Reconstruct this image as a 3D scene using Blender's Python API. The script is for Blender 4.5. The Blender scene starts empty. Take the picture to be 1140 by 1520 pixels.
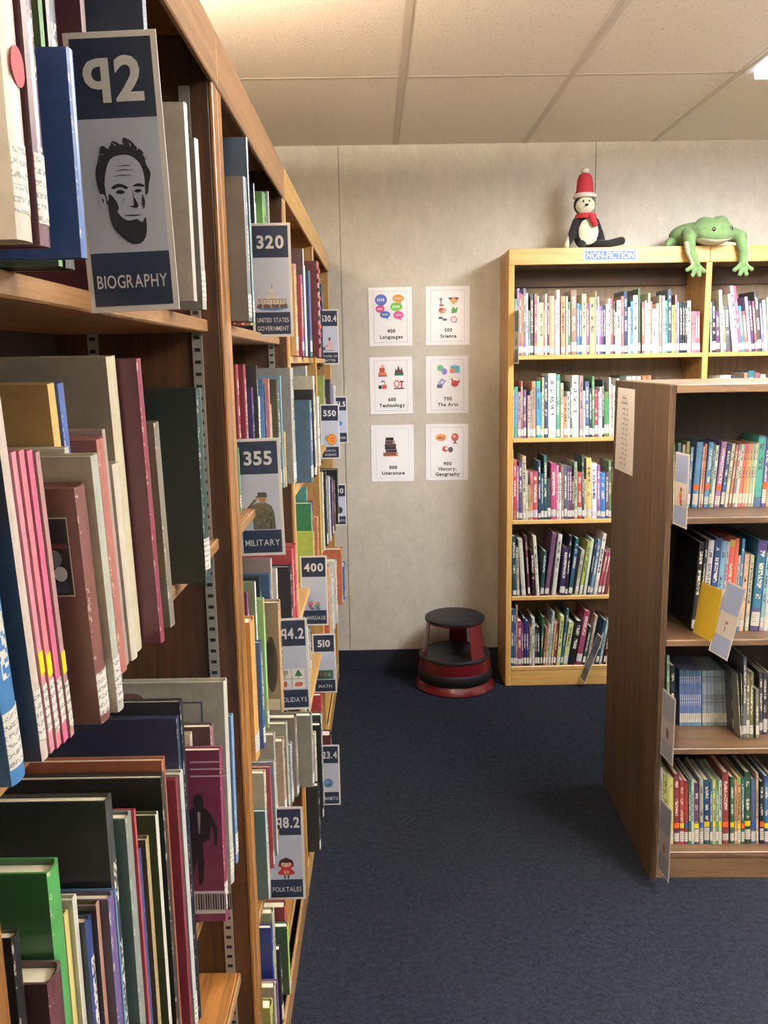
import bpy, bmesh, math, random
from mathutils import Vector, Matrix
random.seed(7)
S = bpy.context.scene
COL = S.collection
R = math.radians

# ------------------------------------------------------------------ camera, light, exposure
CAM_Z, F_PX = 1.5779, 1262.997
th, ya, ro = R(9.9251), R(0.5289), R(-0.9605)
fw = Vector((math.sin(ya)*math.cos(th), math.cos(ya)*math.cos(th), -math.sin(th)))
rt = Vector((math.cos(ya), -math.sin(ya), 0)); up = rt.cross(fw)
r2 = math.cos(ro)*rt + math.sin(ro)*up; u2 = r2.cross(fw)
cd = bpy.data.cameras.new('camera'); cam = bpy.data.objects.new('camera', cd); COL.objects.link(cam)
cd.sensor_fit = 'VERTICAL'; cd.sensor_height = 24.0; cd.lens = F_PX/1520*24.0
cd.clip_start = 0.05; cd.clip_end = 50
cam.matrix_world = Matrix(((r2.x, u2.x, -fw.x, 0), (r2.y, u2.y, -fw.y, 0), (r2.z, u2.z, -fw.z, CAM_Z), (0, 0, 0, 1)))
S.camera = cam
w = bpy.data.worlds.new('world'); S.world = w; w.use_nodes = True
w.node_tree.nodes['Background'].inputs[0].default_value = (0.55, 0.6, 0.7, 1)
w.node_tree.nodes['Background'].inputs[1].default_value = 0.3
S.view_settings.view_transform = 'Standard'; S.view_settings.look = 'None'
S.view_settings.exposure = 0.05; S.view_settings.gamma = 1.0; S.view_settings.use_curve_mapping = False
CEIL = 2.589
# ceiling troffers: (x centre, y centre, watts, colour)
TROFFERS = [(1.647, 2.677, 88, (0.90, 0.95, 1.0))]
# unseen hung lamps; left one implied by shadows, others and all uplight added: (x, y, z, watts down, watts up, colour)
UNSEEN_PENDANTS = [(-0.68, 1.45, 2.41, 72, 600, (1.0, 0.85, 0.66)), (1.95, 0.65, 2.33, 40, 430, (1.0, 0.97, 0.93)), (-0.9, -1.4, 2.36, 4, 170, (1.0, 0.88, 0.72))]
def area(x, y, z, sx, sy, watts, c, upw=False):
    ld = bpy.data.lights.new('lamp_light', 'AREA'); ld.shape = 'RECTANGLE'; ld.size = sx; ld.size_y = sy
    ld.energy = watts*1.25; ld.color = c
    lo = bpy.data.objects.new('lamp_light', ld); COL.objects.link(lo); lo.location = (x, y, z)
    if upw: lo.rotation_euler = (math.pi, 0, 0)
for (lx, ly, watts, c) in TROFFERS: area(lx, ly, CEIL-.042, .50, 1.10, watts, c)
for (lx, ly, lz, wd, wu, c) in UNSEEN_PENDANTS:
    area(lx, ly, lz-.032, .20, 1.16, wd, c); area(lx, ly, lz+.042, .20, 1.16, wu, c, True)  # upward beams added to brighten the ceiling

# ------------------------------------------------------------------ helpers
def lin(hx, k=1.0):
    if not isinstance(hx, str): return tuple(hx)[:3] + (1,)
    v = [int(hx[i:i+2], 16)/255 for i in (0, 2, 4)]
    return tuple(k*(c/12.92 if c <= .04045 else ((c+.055)/1.055)**2.4) for c in v) + (1,)

def nd(nt, t, **kw):
    n = nt.nodes.new(t)
    for k, v in kw.items():
        if k == 'inp':
            for a, b in v.items(): n.inputs[a].default_value = b
        else: setattr(n, k, v)
    return n

MATS = {}
def mat(name, col='808080', rough=.6, var=.08, scale=30, bump=0, coat=0, metal=0, emit=None, sheen=0):
    if name in MATS: return MATS[name]
    m = bpy.data.materials.new(name); m.use_nodes = True; nt = m.node_tree
    b = nt.nodes['Principled BSDF']; c = lin(col)
    tc = nd(nt, 'ShaderNodeTexCoord'); nz = nd(nt, 'ShaderNodeTexNoise', inp={'Scale': scale, 'Detail': 5})
    nt.links.new(tc.outputs['Object'], nz.inputs['Vector'])
    mx = nd(nt, 'ShaderNodeMix', data_type='RGBA')
    mx.inputs[6].default_value = tuple(x*(1-var) for x in c[:3])+(1,)
    mx.inputs[7].default_value = tuple(min(1, x*(1+var)) for x in c[:3])+(1,)
    nt.links.new(nz.outputs['Fac'], mx.inputs[0]); nt.links.new(mx.outputs[2], b.inputs['Base Color'])
    b.inputs['Roughness'].default_value = rough; b.inputs['Metallic'].default_value = metal
    b.inputs['Coat Weight'].default_value = coat; b.inputs['Coat Roughness'].default_value = .15
    b.inputs['Sheen Weight'].default_value = sheen
    if bump:
        bp = nd(nt, 'ShaderNodeBump', inp={'Strength': bump, 'Distance': .002})
        nt.links.new(nz.outputs['Fac'], bp.inputs['Height']); nt.links.new(bp.outputs[0], b.inputs['Normal'])
    if emit:
        b.inputs['Emission Color'].default_value = lin(emit[0]); b.inputs['Emission Strength'].default_value = emit[1]
    MATS[name] = m; return m

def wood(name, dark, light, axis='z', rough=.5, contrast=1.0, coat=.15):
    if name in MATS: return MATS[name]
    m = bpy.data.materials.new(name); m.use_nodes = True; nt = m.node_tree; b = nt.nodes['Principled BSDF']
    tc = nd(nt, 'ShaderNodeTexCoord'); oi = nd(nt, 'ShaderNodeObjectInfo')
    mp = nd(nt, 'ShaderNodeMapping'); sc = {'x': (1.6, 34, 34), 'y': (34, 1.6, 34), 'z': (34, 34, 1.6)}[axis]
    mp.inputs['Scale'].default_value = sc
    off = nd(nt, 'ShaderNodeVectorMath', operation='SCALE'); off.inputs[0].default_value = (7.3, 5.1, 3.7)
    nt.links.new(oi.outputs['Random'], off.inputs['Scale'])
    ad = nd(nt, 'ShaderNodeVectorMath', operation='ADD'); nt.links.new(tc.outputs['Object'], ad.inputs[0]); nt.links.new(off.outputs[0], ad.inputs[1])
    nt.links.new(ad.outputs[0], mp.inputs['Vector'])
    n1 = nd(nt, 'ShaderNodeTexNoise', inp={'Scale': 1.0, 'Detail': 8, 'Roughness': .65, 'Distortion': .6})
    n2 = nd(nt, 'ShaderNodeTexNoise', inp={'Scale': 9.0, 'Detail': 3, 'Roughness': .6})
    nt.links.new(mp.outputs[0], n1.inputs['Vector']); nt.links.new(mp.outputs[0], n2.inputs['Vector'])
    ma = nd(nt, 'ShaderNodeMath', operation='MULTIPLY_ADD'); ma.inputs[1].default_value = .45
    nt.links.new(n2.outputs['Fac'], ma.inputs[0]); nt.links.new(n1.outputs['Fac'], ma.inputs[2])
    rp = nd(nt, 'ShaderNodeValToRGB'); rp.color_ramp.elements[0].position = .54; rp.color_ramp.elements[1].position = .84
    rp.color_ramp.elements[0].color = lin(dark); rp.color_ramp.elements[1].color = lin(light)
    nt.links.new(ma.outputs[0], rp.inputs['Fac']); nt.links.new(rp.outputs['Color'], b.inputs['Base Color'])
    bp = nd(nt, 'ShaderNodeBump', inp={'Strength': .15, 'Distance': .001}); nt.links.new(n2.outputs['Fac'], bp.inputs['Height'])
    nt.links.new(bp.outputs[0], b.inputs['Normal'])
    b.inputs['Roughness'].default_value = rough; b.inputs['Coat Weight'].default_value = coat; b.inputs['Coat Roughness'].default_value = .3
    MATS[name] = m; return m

def glyphs(nt, vec_a, vec_b, seed, cell_a, cell_b, thr):
    """random little marks: cells along a and b -> 0/1"""
    def fl(src, k):
        q = nd(nt, 'ShaderNodeMath', operation='MULTIPLY'); q.inputs[1].default_value = 1/k; nt.links.new(src, q.inputs[0])
        g = nd(nt, 'ShaderNodeMath', operation='FLOOR'); nt.links.new(q.outputs[0], g.inputs[0]); return g.outputs[0]
    cb = nd(nt, 'ShaderNodeCombineXYZ'); nt.links.new(fl(vec_a, cell_a), cb.inputs[0]); nt.links.new(fl(vec_b, cell_b), cb.inputs[1]); nt.links.new(seed, cb.inputs[2])
    wn = nd(nt, 'ShaderNodeTexWhiteNoise', noise_dimensions='3D'); nt.links.new(cb.outputs[0], wn.inputs['Vector'])
    g = nd(nt, 'ShaderNodeMath', operation='GREATER_THAN'); g.inputs[1].default_value = thr; nt.links.new(wn.outputs['Value'], g.inputs[0])
    return g.outputs[0]

def mth(nt, op, a, b=None, c=None):
    n = nd(nt, 'ShaderNodeMath', operation=op)
    for i, v in enumerate((a, b, c)):
        if v is None: continue
        if isinstance(v, (int, float)): n.inputs[i].default_value = v
        else: nt.links.new(v, n.inputs[i])
    return n.outputs[0]

def cover_material():
    m = bpy.data.materials.new('book_cover'); m.use_nodes = True; nt = m.node_tree; b = nt.nodes['Principled BSDF']
    at = nd(nt, 'ShaderNodeAttribute', attribute_name='Col'); uv = nd(nt, 'ShaderNodeUVMap', uv_map='UVMap')
    sp = nd(nt, 'ShaderNodeSeparateXYZ'); nt.links.new(uv.outputs[0], sp.inputs[0]); u, v = sp.outputs[0], sp.outputs[1]
    tc = nd(nt, 'ShaderNodeTexCoord'); so = nd(nt, 'ShaderNodeSeparateXYZ'); nt.links.new(tc.outputs['Object'], so.inputs[0]); z = so.outputs[2]
    oi = nd(nt, 'ShaderNodeObjectInfo'); rnd = oi.outputs['Random']; seed = mth(nt, 'MULTIPLY', rnd, 97.0)
    g = glyphs(nt, z, u, seed, .0032, .14, .42)
    gw = glyphs(nt, z, seed, seed, .019, 50.0, .28)
    inside = mth(nt, 'MULTIPLY', mth(nt, 'LESS_THAN', mth(nt, 'ABSOLUTE', mth(nt, 'SUBTRACT', u, .5)), .26),
                 mth(nt, 'MULTIPLY', mth(nt, 'GREATER_THAN', v, .36), mth(nt, 'LESS_THAN', v, .9)))
    pr = mth(nt, 'MULTIPLY', mth(nt, 'MULTIPLY', g, gw), mth(nt, 'MULTIPLY', inside, mth(nt, 'GREATER_THAN', rnd, .12)))
    bw = nd(nt, 'ShaderNodeRGBToBW'); nt.links.new(at.outputs['Color'], bw.inputs[0])
    lum = mth(nt, 'GREATER_THAN', bw.outputs[0], .26)
    pc = nd(nt, 'ShaderNodeMix', data_type='RGBA'); pc.inputs[6].default_value = (.75, .7, .58, 1); pc.inputs[7].default_value = (.05, .045, .06, 1)
    nt.links.new(lum, pc.inputs[0])
    # band of another tone near head or foot of some spines
    hs = nd(nt, 'ShaderNodeHueSaturation'); nt.links.new(at.outputs['Color'], hs.inputs['Color'])
    nt.links.new(mth(nt, 'MULTIPLY_ADD', rnd, .5, .25), hs.inputs['Hue']); hs.inputs['Value'].default_value = .75
    isp = mth(nt, 'LESS_THAN', u, 1.5)
    bandm = mth(nt, 'MULTIPLY', mth(nt, 'MULTIPLY', mth(nt, 'GREATER_THAN', mth(nt, 'FRACT', mth(nt, 'MULTIPLY', rnd, 13.0)), .55), isp),
                mth(nt, 'GREATER_THAN', mth(nt, 'ABSOLUTE', mth(nt, 'SUBTRACT', v, .56)), mth(nt, 'MULTIPLY_ADD', mth(nt, 'FRACT', mth(nt, 'MULTIPLY', rnd, 31.0)), .12, .30)))
    m1 = nd(nt, 'ShaderNodeMix', data_type='RGBA'); nt.links.new(mth(nt, 'MULTIPLY', bandm, .7), m1.inputs[0]); nt.links.new(at.outputs['Color'], m1.inputs[6]); nt.links.new(hs.outputs[0], m1.inputs[7])
    m2 = nd(nt, 'ShaderNodeMix', data_type='RGBA'); nt.links.new(pr, m2.inputs[0]); nt.links.new(m1.outputs[2], m2.inputs[6]); nt.links.new(pc.outputs[2], m2.inputs[7])
    wn = nd(nt, 'ShaderNodeTexNoise', inp={'Scale': 130, 'Detail': 4, 'Roughness': .7}); nt.links.new(tc.outputs['Object'], wn.inputs['Vector'])
    edge = mth(nt, 'GREATER_THAN', mth(nt, 'ABSOLUTE', mth(nt, 'SUBTRACT', mth(nt, 'FRACT', u), .5)), .36)
    wear = mth(nt, 'MULTIPLY', mth(nt, 'MULTIPLY', edge, mth(nt, 'GREATER_THAN', u, 9.0)), mth(nt, 'MULTIPLY', mth(nt, 'GREATER_THAN', wn.outputs['Fac'], .56), .6))
    mw = nd(nt, 'ShaderNodeMix', data_type='RGBA'); mw.inputs[7].default_value = (.62, .55, .45, 1)
    nt.links.new(wear, mw.inputs[0]); nt.links.new(m2.outputs[2], mw.inputs[6]); m2 = mw
    nz = nd(nt, 'ShaderNodeTexNoise', inp={'Scale': 28, 'Detail': 7, 'Roughness': .7}); nt.links.new(tc.outputs['Object'], nz.inputs['Vector'])
    m3 = nd(nt, 'ShaderNodeMix', data_type='RGBA', blend_type='MULTIPLY'); m3.inputs[0].default_value = 1
    rp = nd(nt, 'ShaderNodeMapRange', inp={1: .3, 2: .75, 3: .78, 4: 1.12}); nt.links.new(nz.outputs['Fac'], rp.inputs[0])
    nt.links.new(m2.outputs[2], m3.inputs[6]); nt.links.new(rp.outputs[0], m3.inputs[7])
    nt.links.new(m3.outputs[2], b.inputs['Base Color']); b.inputs['Roughness'].default_value = .42
    b.inputs['Coat Weight'].default_value = .35; b.inputs['Coat Roughness'].default_value = .22
    MATS['book_cover'] = m; return m

def label_material():
    m = bpy.data.materials.new('call_label'); m.use_nodes = True; nt = m.node_tree; b = nt.nodes['Principled BSDF']
    tc = nd(nt, 'ShaderNodeTexCoord'); so = nd(nt, 'ShaderNodeSeparateXYZ'); nt.links.new(tc.outputs['Object'], so.inputs[0])
    oi = nd(nt, 'ShaderNodeObjectInfo'); seed = mth(nt, 'MULTIPLY', oi.outputs['Random'], 91.0)
    g = glyphs(nt, so.outputs[0], so.outputs[2], seed, .0013, .0012, .45)
    row = mth(nt, 'LESS_THAN', mth(nt, 'FRACT', mth(nt, 'MULTIPLY', so.outputs[2], 1/.0068)), .5)
    mx = nd(nt, 'ShaderNodeMix', data_type='RGBA'); mx.inputs[6].default_value = lin('d6d2ca'); mx.inputs[7].default_value = lin('2c2c30')
    nt.links.new(mth(nt, 'MULTIPLY', mth(nt, 'MULTIPLY', g, row), .6), mx.inputs[0]); nt.links.new(mx.outputs[2], b.inputs['Base Color'])
    b.inputs['Roughness'].default_value = .45; MATS['call_label'] = m; return m

def page_material():
    m = bpy.data.materials.new('book_pages'); m.use_nodes = True; nt = m.node_tree; b = nt.nodes['Principled BSDF']
    tc = nd(nt, 'ShaderNodeTexCoord'); so = nd(nt, 'ShaderNodeSeparateXYZ'); nt.links.new(tc.outputs['Object'], so.inputs[0])
    s = mth(nt, 'SINE', mth(nt, 'MULTIPLY', so.outputs[0], 9000.0))
    mx = nd(nt, 'ShaderNodeMix', data_type='RGBA'); mx.inputs[6].default_value = lin('cfc4a8'); mx.inputs[7].default_value = lin('e6dec8')
    nt.links.new(mth(nt, 'MULTIPLY_ADD', s, .5, .5), mx.inputs[0]); nt.links.new(mx.outputs[2], b.inputs['Base Color'])
    b.inputs['Roughness'].default_value = .85; MATS['book_pages'] = m; return m
M_COVER, M_LABEL, M_PAGES = cover_material(), label_material(), page_material()

def new_obj(name, me, parent=None, mats=(), smooth=False):
    for m in mats: me.materials.append(m)
    if smooth: me.polygons.foreach_set('use_smooth', [True]*len(me.polygons))
    o = bpy.data.objects.new(name, me); COL.objects.link(o)
    if parent is not None: o.parent = parent
    return o

def thing(name, label, cat, loc=(0, 0, 0), rotz=0, group=None):
    o = bpy.data.objects.new(name, None); COL.objects.link(o); o.empty_display_size = .05
    o.location = loc; o.rotation_euler = (0, 0, rotz); o['label'] = label; o['category'] = cat
    if group: o['group'] = group
    return o
def tag(o, label, cat, group=None):
    o['label'] = label; o['category'] = cat
    if group: o['group'] = group
    return o

def box(name, x0, x1, y0, y1, z0, z1, m, parent=None, bev=.0015, label=None):
    bm = bmesh.new(); bmesh.ops.create_cube(bm, size=1)
    for v in bm.verts:
        v.co = Vector((x0+(v.co.x+.5)*(x1-x0), y0+(v.co.y+.5)*(y1-y0), z0+(v.co.z+.5)*(z1-z0)))
    if bev: bmesh.ops.bevel(bm, geom=bm.edges[:], offset=bev, segments=1, affect='EDGES')
    me = bpy.data.meshes.new(name); bm.to_mesh(me); bm.free()
    o = new_obj(name, me, parent, (m,))
    if label: o['label'] = label
    return o

def boxes(name, lst, m, parent=None, kind=None):
    bm = bmesh.new()
    for (x0, x1, y0, y1, z0, z1) in lst:
        r = bmesh.ops.create_cube(bm, size=1)
        for v in r['verts']: v.co = Vector((x0+(v.co.x+.5)*(x1-x0), y0+(v.co.y+.5)*(y1-y0), z0+(v.co.z+.5)*(z1-z0)))
    me = bpy.data.meshes.new(name); bm.to_mesh(me); bm.free()
    o = new_obj(name, me, parent, (m,))
    if kind: o['kind'] = kind
    return o

def struct(o): o['kind'] = 'structure'; return o

# ------------------------------------------------------------------ room
YW = 4.247
M_WALL = mat('vinyl_wall', 'c5beb0', .75, .07, 60, .25)
nt = M_WALL.node_tree   # mottled linen look: broad blotches over the fine weave
tc = nd(nt, 'ShaderNodeTexCoord'); mp = nd(nt, 'ShaderNodeMapping'); mp.inputs['Scale'].default_value = (12, 12, 6.5); nt.links.new(tc.outputs['Object'], mp.inputs[0])
nb = nd(nt, 'ShaderNodeTexNoise', inp={'Scale': 1.6, 'Detail': 7, 'Roughness': .7}); nt.links.new(mp.outputs[0], nb.inputs['Vector'])
mm = nd(nt, 'ShaderNodeMix', data_type='RGBA', blend_type='MULTIPLY'); mm.inputs[0].default_value = 1
rr_ = nd(nt, 'ShaderNodeMapRange', inp={1: .3, 2: .7, 3: .86, 4: 1.06}); nt.links.new(nb.outputs['Fac'], rr_.inputs[0])
src = nt.nodes['Principled BSDF'].inputs['Base Color'].links[0].from_socket
nt.links.new(src, mm.inputs[6]); nt.links.new(rr_.outputs[0], mm.inputs[7]); nt.links.new(mm.outputs[2], nt.nodes['Principled BSDF'].inputs['Base Color'])
M_CEIL = mat('ceiling_tile', 'e4ded2', .9, .05, 140, .3)
nt = M_CEIL.node_tree   # small pits of the mineral fibre board
tc = nd(nt, 'ShaderNodeTexCoord'); vo = nd(nt, 'ShaderNodeTexNoise', inp={'Scale': 95, 'Detail': 2, 'Roughness': .5}); nt.links.new(tc.outputs['Object'], vo.inputs['Vector'])
rr_ = nd(nt, 'ShaderNodeMapRange', inp={1: .30, 2: .36, 3: .72, 4: 1.0}); nt.links.new(vo.outputs['Fac'], rr_.inputs[0])
mm = nd(nt, 'ShaderNodeMix', data_type='RGBA', blend_type='MULTIPLY'); mm.inputs[0].default_value = 1
src = nt.nodes['Principled BSDF'].inputs['Base Color'].links[0].from_socket
nt.links.new(src, mm.inputs[6]); nt.links.new(rr_.outputs[0], mm.inputs[7]); nt.links.new(mm.outputs[2], nt.nodes['Principled BSDF'].inputs['Base Color'])
M_CARPET = mat('carpet', '1c2029', .95, .85, 210, 1.0)
M_CARPET.node_tree.nodes['Principled BSDF'].inputs['Specular IOR Level'].default_value = .08
nt = M_CARPET.node_tree
tc = nd(nt, 'ShaderNodeTexCoord'); c2 = nd(nt, 'ShaderNodeTexNoise', inp={'Scale': 60, 'Detail': 9, 'Roughness': .9}); nt.links.new(tc.outputs['Object'], c2.inputs['Vector'])
rr_ = nd(nt, 'ShaderNodeMapRange', inp={1: .38, 2: .62, 3: .35, 4: 1.7}); nt.links.new(c2.outputs['Fac'], rr_.inputs[0])
mm = nd(nt, 'ShaderNodeMix', data_type='RGBA', blend_type='MULTIPLY'); mm.inputs[0].default_value = 1
src = nt.nodes['Principled BSDF'].inputs['Base Color'].links[0].from_socket
nt.links.new(src, mm.inputs[6]); nt.links.new(rr_.outputs[0], mm.inputs[7]); nt.links.new(mm.outputs[2], nt.nodes['Principled BSDF'].inputs['Base Color'])
M_BASE = mat('baseboard_rubber', '1c2430', .5, .1)
M_GRID = mat('ceiling_grid', 'c6beb0', .5, .03)
XA, XB, YA = -2.928, 3.782, -2.814
struct(box('floor', XA, XB, YA, YW+.1, -.08, 0, M_CARPET, bev=0))
ceiling = struct(box('ceiling', XA, XB, YA, YW+.1, CEIL+.03, CEIL+.1, M_CEIL, bev=0))
wb = struct(box('wall_back', XA, XB, YW+.005, YW+.1, 0, CEIL+.03, mat('wall_core', 'a39b8c', .8), bev=0))
struct(box('wall_left', XA-.1, XA, YA, YW+.1, 0, CEIL+.1, M_WALL, bev=0))
struct(box('wall_right', XB, XB+.1, YA, YW+.1, 0, CEIL+.1, M_WALL, bev=0))
struct(box('wall_front', XA, XB, YA-.1, YA, 0, CEIL+.1, M_WALL, bev=0))
x = -.149 - 1.22*3
while x < XB:
    a, b2 = max(x+.0015, XA), min(x+1.22-.0015, XB)
    if b2 > a: box('wall_panel', a, b2, YW, YW+.006, .0, CEIL+.005, M_WALL, wb, bev=.001)
    x += 1.22
bb = struct(box('baseboard_back', -.235, XB, YW-.006, YW, 0, .108, M_BASE, bev=.002))
tile_me = None
xs = [.1219+.61*k for k in range(-5, 7)]; ys = [3.2864-1.22*k for k in range(-1, 6)]
for i in range(len(xs)-1):
    for yy in ys:
        y0, y1 = yy, min(yy+1.22, YW)
        if yy < YA: y0 = YA
        if y1-y0 < .1: continue
        cx, cy = (xs[i]+xs[i+1])/2, (yy+yy+1.22)/2
        if any(abs(cx-t[0]) < .05 and abs(cy-t[1]) < .05 for t in TROFFERS): continue
        box('tile', xs[i]+.0122, xs[i+1]-.0122, y0+.0102, y1-(.002 if y1 >= YW else .0102), CEIL+.0015, CEIL+.02, M_CEIL, ceiling, bev=0)
for xx in xs: box('grid_bar', xx-.0115, xx+.0115, YA, YW, CEIL, CEIL+.006, M_GRID, ceiling, bev=0)
for yy in ys:
    if YA < yy < YW: box('grid_bar', XA, XB, yy-.0095, yy+.0095, CEIL+.0008, CEIL+.0052, M_GRID, ceiling, bev=0)
M_DIFF = mat('diffuser', 'ffffff', .4, .01, emit=('eef4ff', 3.0)); M_FRAME = mat('light_frame', 'd8d8d6', .4, .02)
for i, (lx, ly, watts, c) in enumerate(TROFFERS):
    t = thing('ceiling_light', 'bright fluorescent ceiling light above the dark brown bookcase', 'ceiling light', (lx, ly, CEIL))
    for a in ((-.293, .293, -.598, -.575), (-.293, .293, .575, .598), (-.293, -.27, -.575, .575), (.27, .293, -.575, .575)):
        box('frame_bar', a[0], a[1], a[2], a[3], -.006, .02, M_FRAME, t, bev=.001)
    box('diffuser', -.268, .268, -.573, .573, -.034, .012, M_DIFF, t, bev=.004)
PL = ['suspended lamp over the left bookcases', 'unseen added fill lamp hung over the open floor beside the viewer', 'unseen added fill lamp hung behind the viewer over left cases']
for i, (lx, ly, lz, wd, wu, c) in enumerate(UNSEEN_PENDANTS):  # last two are added fill lamps, out of view
    t = thing('unseen_pendant', PL[i], 'ceiling light', (lx, ly, lz))
    box('housing', -.11, .11, -.6, .6, -.02, .03, M_FRAME, t, bev=.004); box('diffuser', -.10, .10, -.58, .58, -.028, -.0205, M_DIFF, t, bev=0)
    for yy in (-.5, .5): box('cable', -.003, .003, yy-.003, yy+.003, .03, CEIL-lz, M_FRAME, t, bev=0)

# ------------------------------------------------------------------ bookcases (local x along the front, y into the depth, z up)
def bookcase(name, label, loc, rotz, ups, ztop, fascia, depth, bay_shelves, mv, mh, medge, medgeh, mback, base, thick=.02, ew=.026, stiles=None, standards=False, holes=False, inset=0.0, backdepth=None, joints=True):
    t = thing(name, label, 'bookcase', loc, rotz)
    for (a, b2) in ups:
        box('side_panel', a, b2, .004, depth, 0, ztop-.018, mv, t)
        box('stile', a-.0005, b2+.0005, -.003, .004, 0, ztop-fascia, medge, t, bev=.002)
    for k in range(len(ups)-1):
        x0, x1 = ups[k][1], ups[k+1][0]
        f0 = ups[0][0] if k == 0 else (ups[k][0]+ups[k][1])/2+.0008
        f1 = ups[-1][1] if k == len(ups)-2 else (ups[k+1][0]+ups[k+1][1])/2-.0008
        box('top_panel', f0, f1, .004, depth, ztop-.018, ztop-.001, mh, t)
        box('fascia', f0, f1, -.005, .004, ztop-fascia, ztop, medgeh, t, bev=.002)
        box('back_panel', x0+.0005, x1-.0005, depth-.008, depth-.001, .02, ztop-.02, mback, t, bev=0)
        box('base_rail', x0+.0005, x1-.0005, -.002, .006, 0, base-.021, medgeh, t, bev=.002)
        for z in bay_shelves[k]:
            s = box('shelf', x0+.001, x1-.001, inset+.006, depth-.010, z-thick, z-.0005, mh, t, bev=.0015)
            box('shelf_edge', x0+.001, x1-.001, inset, inset+.006, z-thick, z-.0005, medgeh, s, bev=.002)
        if standards:
            for side in (0, 1):
                for yy in (.040, .205):
                    xa, xb = (x0+.0005, x0+.004) if side == 0 else (x1-.004, x1-.0005)
                    s = box('shelf_standard', xa, xb, yy-.008, yy+.008, base+.01, ztop-.09, M_STEEL, t, bev=0)
                    xo = xb if side == 0 else xa
                    zz = base+.03; L = []
                    while zz < ztop-.11:
                        L.append((xo-.0006, xo+.0006, yy-.0045, yy+.0045, zz, zz+.0055)); zz += .0254/1.33
                    boxes('slot_row', L, M_DARK, s, 'stuff')
        if holes:
            L = []
            for zz in [base+.08+.032*q for q in range(int((ztop-base-.2)/.032))]:
                for yy in (.05, depth-.06):
                    L.append((x0-.0003, x0+.0008, yy-.003, yy+.003, zz-.003, zz+.003)); L.append((x1-.0008, x1+.0003, yy-.003, yy+.003, zz-.003, zz+.003))
            boxes('pin_holes', L, M_DARK, t, 'stuff')
    return t
M_STEEL = mat('steel_strip', 'a8a6a2', .4, .05, metal=.3); M_DARK = mat('dark_slot', '0c0b0a', .8, .02)
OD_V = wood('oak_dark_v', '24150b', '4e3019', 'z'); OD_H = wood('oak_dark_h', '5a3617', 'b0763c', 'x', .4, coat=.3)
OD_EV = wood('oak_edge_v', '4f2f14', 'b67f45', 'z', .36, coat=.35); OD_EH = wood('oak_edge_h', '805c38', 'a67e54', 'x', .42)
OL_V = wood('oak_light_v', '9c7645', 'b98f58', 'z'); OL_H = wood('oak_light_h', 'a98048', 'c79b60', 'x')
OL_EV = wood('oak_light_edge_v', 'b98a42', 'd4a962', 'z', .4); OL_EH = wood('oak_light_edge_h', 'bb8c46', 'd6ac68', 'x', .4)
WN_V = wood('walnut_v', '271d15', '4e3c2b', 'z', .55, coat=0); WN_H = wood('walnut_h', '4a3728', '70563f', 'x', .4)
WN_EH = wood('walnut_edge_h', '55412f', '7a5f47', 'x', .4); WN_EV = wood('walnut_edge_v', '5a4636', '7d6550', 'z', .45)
WN_V.node_tree.nodes['Principled BSDF'].inputs['Specular IOR Level'].default_value = .2
BK_D = wood('back_dark', '180f09', '302012', 'z', .6, coat=0); BK_L = wood('back_light', '786650', '917e66', 'z', .6, coat=0); BK_W = wood('back_walnut', '1c1612', '2c231c', 'z', .6, coat=0)
X0, ROTL = -.2309, R(.5986)
def xfront(y): return X0+math.sin(ROTL)*(y-2)
ANG = math.pi/2-ROTL
FY = [.459, 1.407, 2.317, 3.247, 4.153]
HT = 2.0827
bookcase('bookcase', 'dark stained oak bookcase nearest the viewer with the biography sign', (xfront(FY[0]), FY[0], 0), ANG,
         [(0, .033), (.948-.033, .948)], HT, .083, .27, [[.10, .50, .80, 1.30, 1.65]], OD_V, OD_H, OD_EV, OD_EH, BK_D, .10, inset=.022, standards=True)
bookcase('bookcase', 'second dark stained oak bookcase along the aisle with 320 and 355 signs', (xfront(FY[1]+.001), FY[1]+.001, 0), ANG,
         [(0, .033), (.909-.033, .909)], HT, .083, .27, [[.10, .47, .865, 1.285, 1.65]], OD_V, OD_H, OD_EV, OD_EH, BK_D, .10, inset=.018, standards=True)
lw = (FY[4]-FY[2])
bookcase('bookcase', 'light oak bookcase at far end of the left row by the wall', (xfront(FY[2]+.002), FY[2]+.002, 0), ANG,
         [(0, .026), (.917, .943), (lw-.028, lw-.002)], HT, .078, .27, [[.10, .455, .83, 1.22, 1.602]]*2, OL_V, OL_H, OL_EV, OL_EH, OL_V, .10, holes=True, inset=.008)
XL, YL = .62, 3.978
bookcase('bookcase', 'tall light oak bookcase against the back wall with non-fiction sign', (XL, YL, 0), 0,
         [(0, .026), (.899, .925), (1.80, 1.826)], 2.0765, .072, .262, [[.10, .455, .83, 1.22, 1.602]]*2, OL_V, OL_H, OL_EV, OL_EH, BK_L, .10, holes=True, inset=-.004)
lc = bpy.data.objects['bookcase.003']
for (a, b2) in ((.027, .898), (.926, 1.799)): box('hanging_rail', a, b2, .236, .253, 1.925, 2.005, mat('rail_brown', '4a3a2c', .6, .1), lc)
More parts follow.
